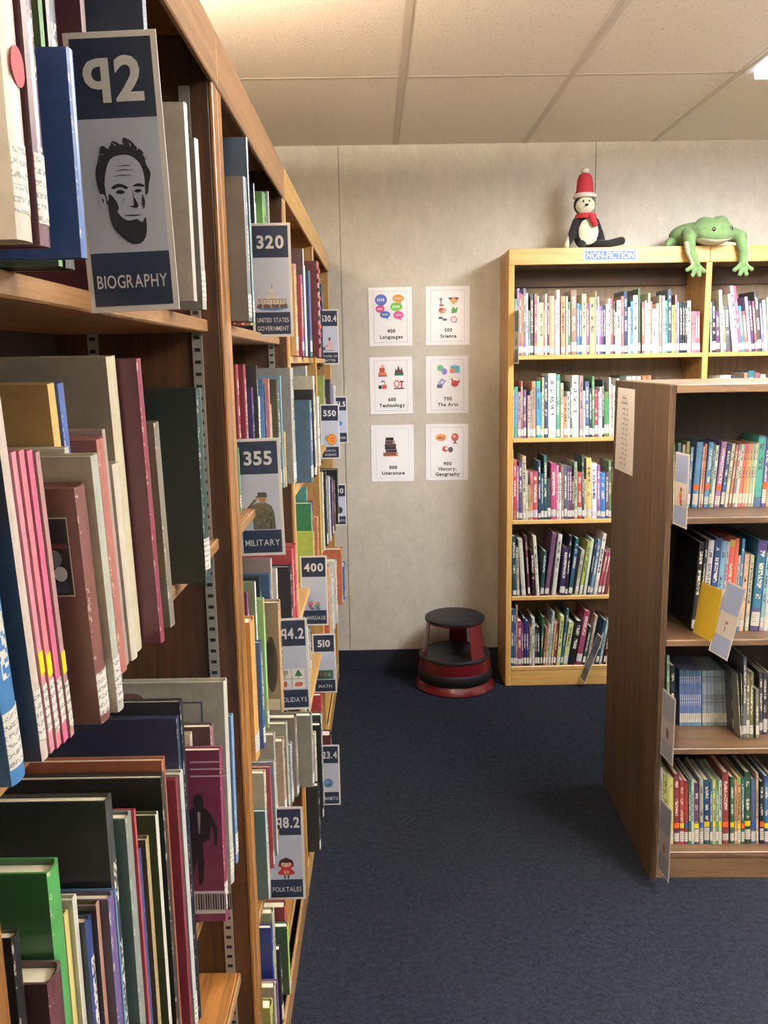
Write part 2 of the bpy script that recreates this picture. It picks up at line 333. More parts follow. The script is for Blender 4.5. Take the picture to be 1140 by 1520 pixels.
# double faced dark bookcase
XD, YD, RD = .8206, 2.3728, R(-1.7493)
dk = thing('bookcase', 'low dark brown double-sided bookcase standing free on the carpet', 'bookcase', (XD, YD, 0), RD)
DW, DD, DH = .94, .61, 1.506
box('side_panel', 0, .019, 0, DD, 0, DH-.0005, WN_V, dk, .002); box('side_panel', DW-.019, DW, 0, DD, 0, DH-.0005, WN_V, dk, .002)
box('top_panel', .0195, DW-.0195, 0, DD, DH-.024, DH, WN_EH, dk, .002)
box('centre_panel', .0195, DW-.0195, DD/2-.006, DD/2+.006, .02, DH-.025, BK_W, dk, 0)
for z in (1.13, .766, .427, .09):
    for (a, b2) in ((.004, DD/2-.007), (DD/2+.007, DD-.004)):
        box('shelf', .020, DW-.020, a, b2, z-.019, z-.0005, WN_H, dk, .0015)
box('base_rail', .0195, DW-.0195, .008, .028, 0, .070, WN_EH, dk, .0015); box('base_rail', .0195, DW-.0195, DD-.028, DD-.008, 0, .070, WN_EH, dk, .0015)

# ------------------------------------------------------------------ books
BOOKS = {
 ('light', 'top shelf'): [
  (0.6542,0.004,1.602,0.0135,0.255,0.17,-0.19,'7d9aa8','','',1),
  (0.6676,0.004,1.602,0.0098,0.301,0.17,-0.53,'a58fc0','','',0),
  (0.6786,0.004,1.602,0.0098,0.279,0.17,-0.6,'c4705f','','',0),
  (0.6879,0.004,1.602,0.0066,0.273,0.17,-0.8,'e0a860','','',0),
  (0.6979,0.004,1.602,0.0115,0.301,0.17,-0.7,'8a7f9a','','',1),
  (0.7085,0.004,1.602,0.0082,0.279,0.17,-0.7,'f0ece0','','',0),
  (0.7188,0.004,1.602,0.0103,0.202,0.17,-0.9,'7a9498','','',0),
  (0.7317,0.004,1.602,0.0132,0.276,0.17,-0.9,'36424a','','',1),
  (0.7489,0.004,1.602,0.0127,0.276,0.17,-0.8,'b84a5a','','',1),
  (0.76,0.004,1.602,0.0074,0.265,0.17,-1,'f4efe6','','',0),
  (0.7751,0.004,1.602,0.0201,0.236,0.17,-0.9,'ecd592','','',1),
  (0.7892,0.004,1.602,0.0057,0.225,0.17,-0.9,'b06078','','',0),
  (0.7969,0.004,1.602,0.0074,0.274,0.17,-1,'f3e2cf','','',0),
  (0.8066,0.004,1.602,0.0086,0.26,0.17,-1,'4a4038','','',0),
  (0.8243,0.004,1.602,0.0246,0.264,0.17,-1.1,'e3a183','','',1),
  (0.8413,0.004,1.602,0.0071,0.248,0.17,-1.2,'f0c8b4','','',0),
  (0.853,0.004,1.602,0.0141,0.29,0.17,-1.2,'f8f4ea','','',1),
  (0.8763,0.004,1.602,0.0201,0.263,0.17,-1.1,'c69a72','','',1),
  (0.8935,0.004,1.602,0.007,0.262,0.17,-1.2,'f4f0e2','','',0),
  (0.9036,0.004,1.602,0.0107,0.237,0.17,-1.2,'4f8a5c','','',0),
  (0.9253,0.004,1.602,0.0254,0.288,0.17,-1.3,'9a7a66','','',1),
  (0.9448,0.004,1.602,0.0111,0.231,0.17,-1.3,'5a86b8','','',0),
  (0.9572,0.004,1.602,0.0115,0.226,0.17,-1.5,'2d5a9c','','',0),
  (0.9737,0.004,1.602,0.0194,0.271,0.17,-1.5,'eedf9c','','',1),
  (0.9899,0.004,1.602,0.0111,0.233,0.17,-1.4,'9a5a92','','',0),
  (1.0116,0.004,1.602,0.025,0.255,0.17,-1.5,'eab87a','','',1),
  (1.0272,0.004,1.602,0.0037,0.282,0.17,-1.5,'f0d8b0','','',0),
  (1.0328,0.004,1.602,0.0054,0.221,0.17,-1.7,'5a4a8a','','',0),
  (1.0395,0.004,1.602,0.0059,0.258,0.17,-1.7,'f2dcd0','','',0),
  (1.0471,0.004,1.602,0.0071,0.216,0.17,-1.7,'e04a72','','',0),
  (1.0561,0.004,1.602,0.0087,0.216,0.17,-1.7,'5a3a98','','',0),
  (1.0666,0.004,1.602,0.0103,0.22,0.17,-1.6,'1e2440','','',0),
  (1.0779,0.004,1.602,0.009,0.224,0.17,-1.6,'f6f2ea','','',0),
  (1.09,0.004,1.602,0.0111,0.248,0.17,-1.7,'f0d8cc','','',0),
  (1.1013,0.004,1.602,0.0095,0.248,0.17,-1.8,'c8504a','','',0),
  (1.1117,0.004,1.602,0.0086,0.234,0.17,-1.7,'20201e','','',0),
  (1.1203,0.004,1.602,0.0062,0.188,0.17,-1.8,'d8dcb8','','',0),
  (1.1338,0.004,1.602,0.0185,0.241,0.17,-1.9,'efecd0','','',1),
  (1.1507,0.004,1.602,0.0127,0.259,0.17,-1.8,'b07068','','',1),
  (1.166,0.004,1.602,0.0156,0.282,0.17,-2,'2b3e68','','',1),
  (1.1815,0.004,1.602,0.0119,0.209,0.17,-1.9,'f2f2f4','','',0),
  (1.1942,0.004,1.602,0.0111,0.234,0.17,-1.9,'4c9ac4','','',0),
  (1.2114,0.004,1.602,0.0209,0.262,0.17,-2,'e2dcc6','','',1),
  (1.2282,0.004,1.602,0.0103,0.291,0.17,-2.1,'3f6e52','','',1),
  (1.2463,0.004,1.602,0.0119,0.231,0.17,-2.1,'c86a5c','','',0),
  (1.2576,0.004,1.602,0.0082,0.237,0.17,-2.1,'f2efe2','','',0),
  (1.2656,0.004,1.602,0.0062,0.225,0.17,-2.1,'9cc0a0','','',0),
  (1.2741,0.004,1.602,0.009,0.27,0.17,-2.1,'e8e2a8','','',0),
  (1.2841,0.004,1.602,0.0086,0.233,0.17,-2.2,'d88058','','',0),
  (1.2985,0.004,1.602,0.0177,0.199,0.17,-2.2,'f6f6f0','','',1),
  (1.3129,0.004,1.602,0.0086,0.224,0.17,-2.2,'eef0ea','','',0),
  (1.3264,0.004,1.602,0.0127,0.26,0.17,-2.3,'9a8474','','',1),
  (1.3412,0.004,1.602,0.0111,0.258,0.17,-2.3,'f0f0e0','','',0),
  (1.3536,0.004,1.602,0.0115,0.236,0.17,-2.5,'68b4a8','','',0),
  (1.3696,0.004,1.602,0.0169,0.286,0.17,-2.4,'33506e','','',1),
  (1.3862,0.004,1.602,0.014,0.215,0.17,-2.4,'e8cc3c','','',1),
  (1.3987,0.004,1.602,0.0078,0.261,0.17,-2.5,'d89080','','',0),
  (1.4082,0.004,1.602,0.0086,0.229,0.17,-2.5,'6888b8','','',0),
  (1.4217,0.004,1.602,0.0127,0.225,0.17,-2.5,'26303c','','',0),
  (1.4345,0.004,1.602,0.0103,0.225,0.17,-2.5,'1a1c24','','',0),
  (1.4458,0.004,1.602,0.0099,0.225,0.17,-2.6,'202838','','',0),
  (1.4595,0.004,1.602,0.0152,0.234,0.17,-2.6,'e8eac8','','',1),
  (1.475,0.004,1.602,0.0091,0.186,0.17,-2.6,'c09090','','',0),
  (1.4849,0.004,1.602,0.0086,0.186,0.17,-2.8,'b87a80','','',0),
  (1.4943,0.004,1.602,0.0079,0.185,0.17,-2.9,'a86070','','',0),
  (1.5037,0.004,1.602,0.0091,0.185,0.17,-2.7,'b06a6c','','',0),
 ],
 ('light', 'top shelf right bay'): [
  (1.5601,0.004,1.602,0.0078,0.225,0.17,-2.7,'a0aca4','','',0),
  (1.5755,0.004,1.602,0.0166,0.229,0.17,-3.45,'241a2e','','',1),
  (1.5936,0.004,1.602,0.0176,0.185,0.17,-3.69,'6a3a72','','',1),
  (1.6143,0.004,1.602,0.0146,0.28,0.17,-5.04,'ecebb8','','',1),
  (1.6265,0.004,1.602,0.0078,0.211,0.17,-5.25,'8a8c50','','',0),
  (1.6417,0.004,1.602,0.02,0.211,0.17,-5.53,'5e5e6c','','',1),
  (1.6678,0.004,1.602,0.0118,0.263,0.17,-8.1,'f0f0e6','','',1),
  (1.6824,0.004,1.602,0.0154,0.3,0.17,-8.18,'d8b0b8','','',1),
  (1.6975,0.004,1.602,0.0127,0.298,0.17,-8.3,'c85a80','','',1),
  (1.7119,0.004,1.602,0.014,0.208,0.17,-8.5,'2e8ec4','','',0),
  (1.7277,0.004,1.602,0.0154,0.184,0.17,-8.4,'b07050','','',0),
  (1.7436,0.004,1.602,0.0138,0.249,0.17,-7.91,'a898c4','','',1),
  (1.7586,0.004,1.602,0.014,0.231,0.17,-8.1,'5a3a62','','',1),
  (1.7723,0.004,1.602,0.0113,0.229,0.17,-7.5,'9a5a5c','','',0),
  (1.7881,0.004,1.602,0.0181,0.273,0.17,-7.4,'4a4648','','',1),
  (1.8031,0.004,1.602,0.01,0.219,0.17,-7,'8a7ab0','','',0),
  (1.8169,0.004,1.602,0.0154,0.233,0.17,-6.2,'a8d0d0','','',1),
  (1.8337,0.004,1.602,0.0146,0.244,0.17,-5.5,'d0b0a0','','',1),
  (1.8498,0.004,1.602,0.0155,0.231,0.17,-5.6,'506080','','',1),
  (1.8681,0.004,1.602,0.0174,0.244,0.17,-4.9,'c0c0b0','','',1),
 ],
 ('light', 'second shelf'): [
  (0.6485,0.004,1.22,0.0031,0.226,0.17,-0.09,'d8e0b0','','',0),
  (0.6604,0.004,1.22,0.0184,0.238,0.17,-0.33,'4f88b4','','',1),
  (0.6775,0.004,1.22,0.0138,0.216,0.17,-0.55,'b8a0a8','','',0),
  (0.6896,0.004,1.22,0.0081,0.264,0.17,-0.8,'b0684e','','',0),
  (0.7024,0.004,1.22,0.0156,0.225,0.17,-0.7,'6c5480','','',1),
  (0.7219,0.004,1.22,0.012,0.198,0.17,-0.7,'e0b0a8','','',0),
  (0.7326,0.004,1.22,0.0067,0.22,0.17,-0.8,'8ab0b4','','',0),
  (0.7455,0.004,1.22,0.017,0.263,0.17,-0.9,'cc9060','','',1),
  (0.7664,0.004,1.22,0.0192,0.263,0.17,-0.8,'2e9ad0','','',1),
  (0.7804,0.004,1.22,0.0072,0.213,0.17,-0.9,'50b0c8','','',0),
  (0.789,0.004,1.22,0.0076,0.28,0.17,-0.9,'e8e070','','',0),
  (0.8024,0.004,1.22,0.017,0.284,0.17,-1,'35426a','','',1),
  (0.8312,0.004,1.22,0.0352,0.297,0.17,-1,'f0ead6','','',1),
  (0.8595,0.004,1.22,0.0187,0.292,0.17,-1.1,'3e9a80','','',1),
  (0.8779,0.004,1.22,0.0129,0.253,0.17,-1.1,'e0c8a0','','',1),
  (0.8935,0.004,1.22,0.0156,0.191,0.17,-1.2,'d8986a','','',0),
  (0.909,0.004,1.22,0.0129,0.213,0.17,-1.2,'c4dcd4','','',0),
  (0.921,0.004,1.22,0.0085,0.256,0.17,-1.2,'5a7064','','',0),
  (0.9415,0.004,1.22,0.0298,0.287,0.17,-1.3,'f0eedc','','',1),
  (0.9686,0.004,1.22,0.0165,0.285,0.17,-1.3,'a88888','','',1),
  (0.982,0.004,1.22,0.0076,0.216,0.17,-1.4,'f0f0ea','','',0),
  (0.9962,0.004,1.22,0.0183,0.259,0.17,-1.4,'44688c','','',1),
  (1.0122,0.004,1.22,0.0112,0.228,0.17,-1.5,'2a3a50','','',0),
  (1.0247,0.004,1.22,0.0112,0.281,0.17,-1.5,'4a8c5c','','',1),
  (1.0392,0.004,1.22,0.0157,0.22,0.17,-1.7,'a03a50','','',1),
  (1.052,0.004,1.22,0.0072,0.21,0.17,-1.6,'c0b8c0','','',0),
  (1.0611,0.004,1.22,0.0094,0.232,0.17,-1.6,'e8e6ea','','',0),
  (1.0714,0.004,1.22,0.0085,0.264,0.17,-1.6,'242a30','','',0),
  (1.0878,0.004,1.22,0.0219,0.21,0.17,-1.6,'2e8a4c','','',1),
  (1.1039,0.004,1.22,0.0076,0.275,0.17,-1.7,'e8e8dc','','',0),
  (1.1134,0.004,1.22,0.0089,0.244,0.17,-1.7,'d8a890','','',0),
  (1.1266,0.004,1.22,0.0138,0.235,0.17,-1.7,'d8dcc4','','',1),
  (1.1415,0.004,1.22,0.0107,0.27,0.17,-1.8,'d0c8b8','','',0),
  (1.1637,0.004,1.22,0.0285,0.282,0.17,-1.8,'2c4438','','',1),
  (1.1927,0.004,1.22,0.0241,0.277,0.17,-1.9,'d8d4c8','','',0),
  (1.2171,0.004,1.22,0.0196,0.279,0.17,-2,'cfc9bd','','',0),
  (1.2394,0.004,1.22,0.0196,0.278,0.17,-2,'c8c8c0','','',0),
  (1.2672,0.004,1.22,0.0174,0.278,0.17,-2.1,'e0a030','','',0),
  (1.2884,0.004,1.22,0.0196,0.28,0.17,-2.1,'dc9a3a','','',0),
  (1.3207,0.004,1.22,0.0352,0.265,0.17,-2.2,'30343c','','',0),
  (1.3619,0.004,1.22,0.0419,0.262,0.17,-2.3,'2c3a50','','',0),
  (1.4098,0.004,1.22,0.0352,0.261,0.17,-2.4,'38404c','','',0),
 ],
 ('light', 'second shelf right bay'): [
  (1.6023,0.004,1.22,0.0353,0.262,0.17,-2.9,'e4dcc4','','',0),
  (1.6492,0.004,1.22,0.0486,0.275,0.17,-3,'e8e0c4','','',0),
  (1.7049,0.004,1.22,0.0531,0.275,0.17,-3.2,'3a3436','','',0),
  (1.7451,0.004,1.22,0.0174,0.286,0.17,-3.3,'c09868','','',0),
  (1.7708,0.004,1.22,0.0286,0.294,0.17,-3.3,'2a6a8c','','',0),
  (1.7998,0.004,1.22,0.0241,0.285,0.17,-3.4,'a05050','','',0),
  (1.8266,0.004,1.22,0.0241,0.276,0.17,-3.5,'e0d8c0','','',0),
 ],
 ('light', 'third shelf'): [
  (0.6483,0.004,0.83,0.0031,0.337,0.17,-0.02,'ece6dc','','',0),
  (0.6595,0.004,0.83,0.017,0.287,0.17,-0.2,'c83440','','',1),
  (0.6732,0.004,0.83,0.0084,0.259,0.17,-0.37,'a878a8','','',0),
  (0.6872,0.004,0.83,0.0171,0.28,0.17,-0.6,'5c4c70','','',1),
  (0.7051,0.004,0.83,0.0162,0.304,0.17,-0.7,'d4cc9c','','',1),
  (0.7182,0.004,0.83,0.0075,0.234,0.17,-0.7,'d8dcd4','','',0),
  (0.7283,0.004,0.83,0.0101,0.168,0.17,-0.7,'d0b030','','',0),
  (0.7397,0.004,0.83,0.0101,0.229,0.17,-0.8,'e88a88','','',0),
  (0.7577,0.004,0.83,0.0237,0.231,0.17,-0.9,'c04a48','','',1),
  (0.7777,0.004,0.83,0.0127,0.281,0.17,-0.9,'1e4a6c','','',1),
  (0.7913,0.004,0.83,0.0119,0.22,0.17,-0.9,'2a4a70','','',0),
  (0.8062,0.004,0.83,0.0154,0.306,0.17,-0.9,'1f5a58','','',1),
  (0.8233,0.004,0.83,0.0162,0.197,0.17,-1,'3c4450','','',1),
  (0.8456,0.004,0.83,0.0241,0.269,0.17,-1,'c03c78','','',1),
  (0.8638,0.004,0.83,0.0097,0.258,0.17,-1.1,'e8a0b8','','',0),
  (0.8758,0.004,0.83,0.0119,0.223,0.17,-1.1,'e8e4dc','','',0),
  (0.8879,0.004,0.83,0.0097,0.253,0.17,-1.1,'b88870','','',0),
  (0.9025,0.004,0.83,0.0154,0.255,0.17,-1.2,'4a6a80','','',1),
  (0.9157,0.004,0.83,0.0084,0.252,0.17,-1.2,'7a5a80','','',0),
  (0.9266,0.004,0.83,0.011,0.252,0.17,-1.2,'6a4a70','','',0),
  (0.9382,0.004,0.83,0.0097,0.204,0.17,-1.3,'7a3444','','',0),
  (0.9514,0.004,0.83,0.0141,0.273,0.17,-1.3,'a8b890','','',1),
  (0.97,0.004,0.83,0.0206,0.225,0.17,-1.3,'c03a38','','',1),
  (0.9858,0.004,0.83,0.0084,0.299,0.17,-1.4,'3c5a60','','',0),
  (0.9958,0.004,0.83,0.0092,0.19,0.17,-1.4,'d8d0a0','','',0),
  (1.0144,0.004,0.83,0.0237,0.29,0.17,-1.4,'e8c458','','',1),
  (1.0396,0.004,0.83,0.0233,0.265,0.17,-1.5,'e8e4e8','','',1),
  (1.0602,0.004,0.83,0.0154,0.256,0.17,-1.5,'b068a8','','',1),
  (1.0808,0.004,0.83,0.0233,0.219,0.17,-1.6,'2a80c4','','',1),
  (1.101,0.004,0.83,0.0128,0.223,0.17,-1.6,'7a4a78','','',0),
  (1.1146,0.004,0.83,0.0119,0.275,0.17,-1.7,'5a8050','','',1),
  (1.1306,0.004,0.83,0.0149,0.244,0.17,-1.7,'8a5a40','','',0),
  (1.1481,0.004,0.83,0.0149,0.266,0.17,-1.8,'305070','','',0),
 ],
 ('light', 'fourth shelf'): [
  (0.6625,0.004,0.455,0.0174,0.297,0.17,-1.39,'1c4a50','','',1),
  (0.6802,0.004,0.455,0.0129,0.241,0.17,-1.94,'a8a890','','',1),
  (0.708,0.004,0.455,0.0196,0.281,0.17,-4.3,'c8c4ac','','',1),
  (0.7342,0.004,0.455,0.0098,0.296,0.17,-4.1,'6a2a38','','',0),
  (0.7585,0.004,0.455,0.0165,0.223,0.17,-3.69,'3c1828','','',1),
  (0.7769,0.004,0.455,0.0151,0.295,0.17,-4.3,'d4cfb8','','',1),
  (0.7947,0.004,0.455,0.0151,0.22,0.17,3.7,'1e4850','','',1),
  (0.817,0.004,0.455,0.0195,0.31,0.17,6.4,'6a4468','','',1),
  (0.8525,0.004,0.455,0.0195,0.3,0.17,5.3,'c8c0b8','','',1),
  (0.8926,0.004,0.455,0.024,0.236,0.17,4.2,'3a2858','','',1),
  (0.9126,0.004,0.455,0.0107,0.294,0.17,3.62,'2a2a34','','',1),
  (0.9315,0.004,0.455,0.0173,0.281,0.17,6.4,'1c4c74','','',1),
  (0.9615,0.004,0.455,0.015,0.223,0.17,7.8,'b8b49c','','',1),
  (0.982,0.004,0.455,0.0141,0.263,0.17,8.3,'a8b83c','','',1),
  (1.0027,0.004,0.455,0.0129,0.276,0.17,6.9,'c8d4b0','','',1),
  (1.0183,0.004,0.455,0.0084,0.28,0.17,7.6,'1e3c60','','',0),
  (1.0328,0.004,0.455,0.015,0.271,0.17,7.9,'6a88a0','','',1),
  (1.0539,0.004,0.455,0.0173,0.302,0.17,7.7,'e4dccc','','',1),
  (1.0717,0.004,0.455,0.0128,0.212,0.17,9.8,'b0404c','','',0),
  (1.0884,0.004,0.455,0.0106,0.212,0.17,9.2,'c06068','','',0),
  (1.1062,0.004,0.455,0.015,0.211,0.17,8.6,'8a3040','','',1),
 ],
 ('light', 'bottom shelf'): [
  (0.654,0.004,0.1,0.0145,0.288,0.17,-0.03,'2e4c80','','',1),
  (0.6664,0.004,0.1,0.0077,0.292,0.17,-0.24,'3a5a90','','',0),
  (0.6757,0.004,0.1,0.0073,0.31,0.17,-0.2,'b89070','','',0),
  (0.6904,0.004,0.1,0.0185,0.229,0.17,-0.41,'a04068','','',1),
  (0.7048,0.004,0.1,0.0077,0.218,0.17,-0.7,'8a3860','','',0),
  (0.7179,0.004,0.1,0.0104,0.243,0.17,-1.2,'28246a','','',0),
  (0.7321,0.004,0.1,0.0118,0.229,0.17,-1.8,'3c3880','','',0),
  (0.7449,0.004,0.1,0.0104,0.198,0.17,-0.31,'c0a880','','',0),
  (0.7585,0.004,0.1,0.0131,0.244,0.17,-0.8,'c8ccb8','','',1),
  (0.7716,0.004,0.1,0.0095,0.202,0.17,-0.8,'2c3640','','',0),
  (0.7837,0.004,0.1,0.0122,0.197,0.17,-0.8,'20242c','','',0),
  (0.7968,0.004,0.1,0.0086,0.248,0.17,1.7,'246044','','',0),
  (0.8097,0.004,0.1,0.01,0.192,0.17,3.8,'c87838','','',0),
  (0.8223,0.004,0.1,0.0118,0.211,0.17,3.9,'c8c098','','',0),
  (0.8363,0.004,0.1,0.0109,0.271,0.17,3.8,'b8c0c0','','',0),
  (0.8487,0.004,0.1,0.0086,0.215,0.17,4.4,'d8b850','','',0),
  (0.8612,0.004,0.1,0.0109,0.217,0.17,3.7,'8a2830','','',0),
  (0.8803,0.004,0.1,0.0176,0.251,0.17,4,'c4cc60','','',1),
  (0.8955,0.004,0.1,0.0099,0.284,0.17,6.1,'2a6480','','',0),
  (0.9142,0.004,0.1,0.022,0.217,0.17,7.7,'c4cc70','','',1),
  (0.9447,0.004,0.1,0.0285,0.224,0.17,9.7,'1a1a22','','',1),
  (0.9797,0.004,0.1,0.0264,0.274,0.17,8.5,'a02e5c','','',1),
  (1.0045,0.004,0.1,0.013,0.195,0.17,9.9,'2a5048','','',0),
  (1.0237,0.004,0.1,0.0107,0.251,0.17,9.4,'d0b8a0','','',0),
  (1.07,0.004,0.1,0.013,0.227,0.17,9.9,'20506c','','',0),
  (1.087,0.004,0.1,0.0108,0.22,0.17,8.68,'a8c0b8','','',0),
  (1.1084,0.004,0.1,0.0131,0.22,0.17,6.6,'502030','','',0),
 ],
 ('dark', 'top shelf'): [
  (0.0774,0.165,1.13,0.0048,0.197,0.13,-2,'c8c050','','',0),
  (0.0903,0.165,1.13,0.0099,0.197,0.13,-1,'3a6a6c','','',1),
  (0.1013,0.165,1.13,0.0086,0.192,0.13,-0.2,'b8a890','','',0),
  (0.1116,0.165,1.13,0.0086,0.201,0.13,0.4,'a8a848','','',0),
  (0.1213,0.165,1.13,0.0073,0.184,0.13,1.4,'6888a8','','',0),
  (0.1404,0.165,1.13,0.0171,0.199,0.13,2.5,'4a86b8','','',1),
  (0.1539,0.165,1.13,0.004,0.186,0.13,2,'e0c8c0','','',0),
  (0.1606,0.165,1.13,0.0061,0.193,0.13,1.8,'c8784c','','',0),
  (0.1735,0.165,1.13,0.0138,0.198,0.13,2.7,'4a88c0','','',1),
  (0.1835,0.165,1.13,0.0042,0.193,0.13,2.5,'50806c','','',0),
  (0.1912,0.165,1.13,0.0094,0.188,0.13,3,'c0d0cc','','',0),
  (0.2069,0.165,1.13,0.015,0.199,0.13,4.1,'9a6aa8','','',1),
  (0.2225,0.165,1.13,0.0112,0.19,0.13,4.3,'2e4868','','',1),
  (0.2339,0.165,1.13,0.0091,0.193,0.13,4.6,'c8d0b0','','',0),
  (0.2451,0.165,1.13,0.0073,0.19,0.13,4.4,'b07058','','',0),
  (0.2554,0.165,1.13,0.0073,0.192,0.13,3.9,'8a7a7c','','',0),
  (0.2646,0.165,1.13,0.0094,0.19,0.13,3.7,'c8d8d4','','',0),
  (0.2749,0.165,1.13,0.0094,0.192,0.13,3.48,'d86a50','','',0),
  (0.2846,0.165,1.13,0.0081,0.192,0.13,3.25,'e08a50','','',0),
  (0.2936,0.165,1.13,0.0081,0.191,0.13,3.03,'c8b060','','',0),
  (0.3037,0.165,1.13,0.0086,0.191,0.13,2.56,'a8b8a0','','',0),
  (0.3123,0.165,1.13,0.0053,0.194,0.13,2.12,'d0d8b0','','',0),
  (0.3278,0.165,1.13,0.022,0.214,0.13,1.62,'2aa094','','',1),
  (0.3467,0.165,1.13,0.0125,0.209,0.13,1.22,'4a4090','','',1),
  (0.3615,0.165,1.13,0.0138,0.203,0.13,0.8,'c8a058','','',1),
  (0.377,0.165,1.13,0.0137,0.198,0.13,0.9,'3a7a58','','',1),
 ],
 ('dark', 'second shelf'): [
  (0.1258,0.08,0.766,0.016,0.274,0.2,2.7,'101418','','',1),
  (0.1395,0.08,0.766,0.0078,0.28,0.2,2.7,'23262c','','',1),
  (0.1532,0.08,0.766,0.016,0.28,0.2,2.8,'c0c4cc','','',1),
  (0.1737,0.08,0.766,0.0187,0.287,0.2,2.8,'1a3c78','','',1),
  (0.1919,0.08,0.766,0.0141,0.278,0.2,2.48,'68a8cc','','',1),
  (0.2046,0.08,0.766,0.0094,0.275,0.2,2.33,'b0a8c8','','',1),
  (0.2188,0.08,0.766,0.016,0.281,0.2,2.07,'d84c40','','',1),
  (0.2338,0.08,0.766,0.0105,0.285,0.2,1.76,'e05a3c','','',1),
  (0.2448,0.08,0.766,0.0078,0.233,0.2,1.36,'c8b8b0','','',0),
  (0.2543,0.08,0.766,0.0078,0.283,0.2,1.2,'2a7ab0','','',1),
  (0.2666,0.08,0.766,0.0133,0.236,0.2,1.7,'d8b090','','',1),
  (0.283,0.08,0.766,0.0105,0.233,0.2,1.4,'c8c4a0','','',1),
  (0.3069,0.08,0.766,0.0255,0.277,0.2,2.5,'1a6a8c','','',1),
  (0.3266,0.08,0.766,0.0105,0.241,0.2,2.15,'78b4cc','','',1),
  (0.3403,0.08,0.766,0.0132,0.24,0.2,1.76,'d8dcd0','','',1),
  (0.356,0.08,0.766,0.0146,0.254,0.2,1.38,'3a6a9a','','',1),
 ],
 ('dark', 'third shelf'): [
  (0.0568,0.06,0.427,0.0076,0.273,0.14,-2.3,'8cae8c','','',1),
  (0.0693,0.06,0.427,0.0125,0.24,0.14,-1.8,'20242a','','',1),
  (0.1281,0.165,0.427,0.0053,0.186,0.14,-2.5,'5a7cc0','','',0),
  (0.1344,0.165,0.427,0.0053,0.186,0.14,-2.5,'6a86c8','','',0),
  (0.1406,0.165,0.427,0.0053,0.186,0.14,-2.5,'5e7ab8','','',0),
  (0.1469,0.165,0.427,0.0053,0.185,0.14,-2.5,'5a7cc0','','',0),
  (0.1532,0.165,0.427,0.0053,0.185,0.14,-2.6,'6a86c8','','',0),
  (0.1594,0.165,0.427,0.0053,0.185,0.14,-2.6,'5e7ab8','','',0),
  (0.1657,0.165,0.427,0.0053,0.185,0.14,-2.6,'5a7cc0','','',0),
  (0.172,0.165,0.427,0.0053,0.185,0.14,-2.6,'6a86c8','','',0),
  (0.1782,0.165,0.427,0.0053,0.185,0.14,-2.7,'5e7ab8','','',0),
  (0.1845,0.165,0.427,0.0053,0.185,0.14,-2.7,'5a7cc0','','',0),
  (0.1907,0.165,0.427,0.0053,0.185,0.14,-2.7,'6a86c8','','',0),
  (0.1998,0.165,0.427,0.0056,0.184,0.14,-2.91,'8ea4b8','','',0),
  (0.2064,0.165,0.427,0.0056,0.184,0.14,-3.17,'a4b4c0','','',0),
  (0.2129,0.165,0.427,0.0056,0.184,0.14,-3.4,'7c94a8','','',0),
  (0.2195,0.165,0.427,0.0056,0.184,0.14,-3.66,'98a8b4','','',0),
  (0.226,0.165,0.427,0.0056,0.184,0.14,-3.89,'8ea4b8','','',0),
  (0.2326,0.165,0.427,0.0056,0.184,0.14,-4.15,'a4b4c0','','',0),
  (0.2391,0.165,0.427,0.0056,0.184,0.14,-4.38,'7c94a8','','',0),
  (0.2457,0.165,0.427,0.0055,0.184,0.14,-4.65,'98a8b4','','',0),
  (0.2522,0.165,0.427,0.0055,0.184,0.14,-4.91,'8ea4b8','','',0),
  (0.2588,0.165,0.427,0.0055,0.184,0.14,-5.2,'a4b4c0','','',0),
  (0.2653,0.165,0.427,0.0055,0.184,0.14,-5.46,'7c94a8','','',0),
  (0.2719,0.165,0.427,0.0055,0.184,0.14,-5.75,'98a8b4','','',0),
  (0.2773,0.12,0.427,0.0031,0.199,0.14,-6.04,'3a3c44','','',0),
  (0.2815,0.07,0.427,0.0031,0.21,0.14,-6.3,'7a7868','','',0),
  (0.2854,0.07,0.427,0.0031,0.208,0.14,-3.8,'565434','','',0),
  (0.2925,0.07,0.427,0.0089,0.262,0.14,-2.8,'5c6470','','',1),
  (0.3029,0.07,0.427,0.0095,0.208,0.14,-3,'7a7448','','',1),
  (0.3139,0.07,0.427,0.0104,0.213,0.14,-3,'6a6840','','',1),
  (0.3315,0.07,0.427,0.0091,0.158,0.14,-3.4,'8c8a78','','',0),
  (0.3551,0.1,0.427,0.0097,0.202,0.14,-3.4,'4a4450','','',1),
  (0.3674,0.1,0.427,0.0112,0.199,0.14,-3.4,'3c3a48','','',1),
  (0.3811,0.1,0.427,0.0129,0.199,0.14,-3.5,'504a58','','',1),
 ],
 ('dark', 'bottom shelf'): [
  (0.0449,0.045,0.09,0.0098,0.256,0.15,-2.3,'c8c4bc','','',1),
  (0.0578,0.045,0.09,0.012,0.234,0.15,-2.3,'a8a838','','',1),
  (0.0741,0.045,0.09,0.0166,0.221,0.15,-2.4,'d0cc60','','',1),
  (0.0924,0.045,0.09,0.016,0.234,0.15,-2.4,'7a2a30','','',1),
  (0.1085,0.045,0.09,0.0129,0.214,0.15,-2.5,'b03430','','',1),
  (0.1218,0.045,0.09,0.0111,0.211,0.15,-2.5,'982c2c','','',1),
  (0.1331,0.045,0.09,0.0076,0.216,0.15,-2.6,'2c6a58','','',0),
  (0.1417,0.045,0.09,0.0073,0.217,0.15,-2.6,'b8d4d0','','',0),
  (0.1539,0.045,0.09,0.0151,0.204,0.15,-2.7,'5c3a60','','',1),
  (0.1691,0.045,0.09,0.0114,0.219,0.15,-2.7,'a8ac94','','',1),
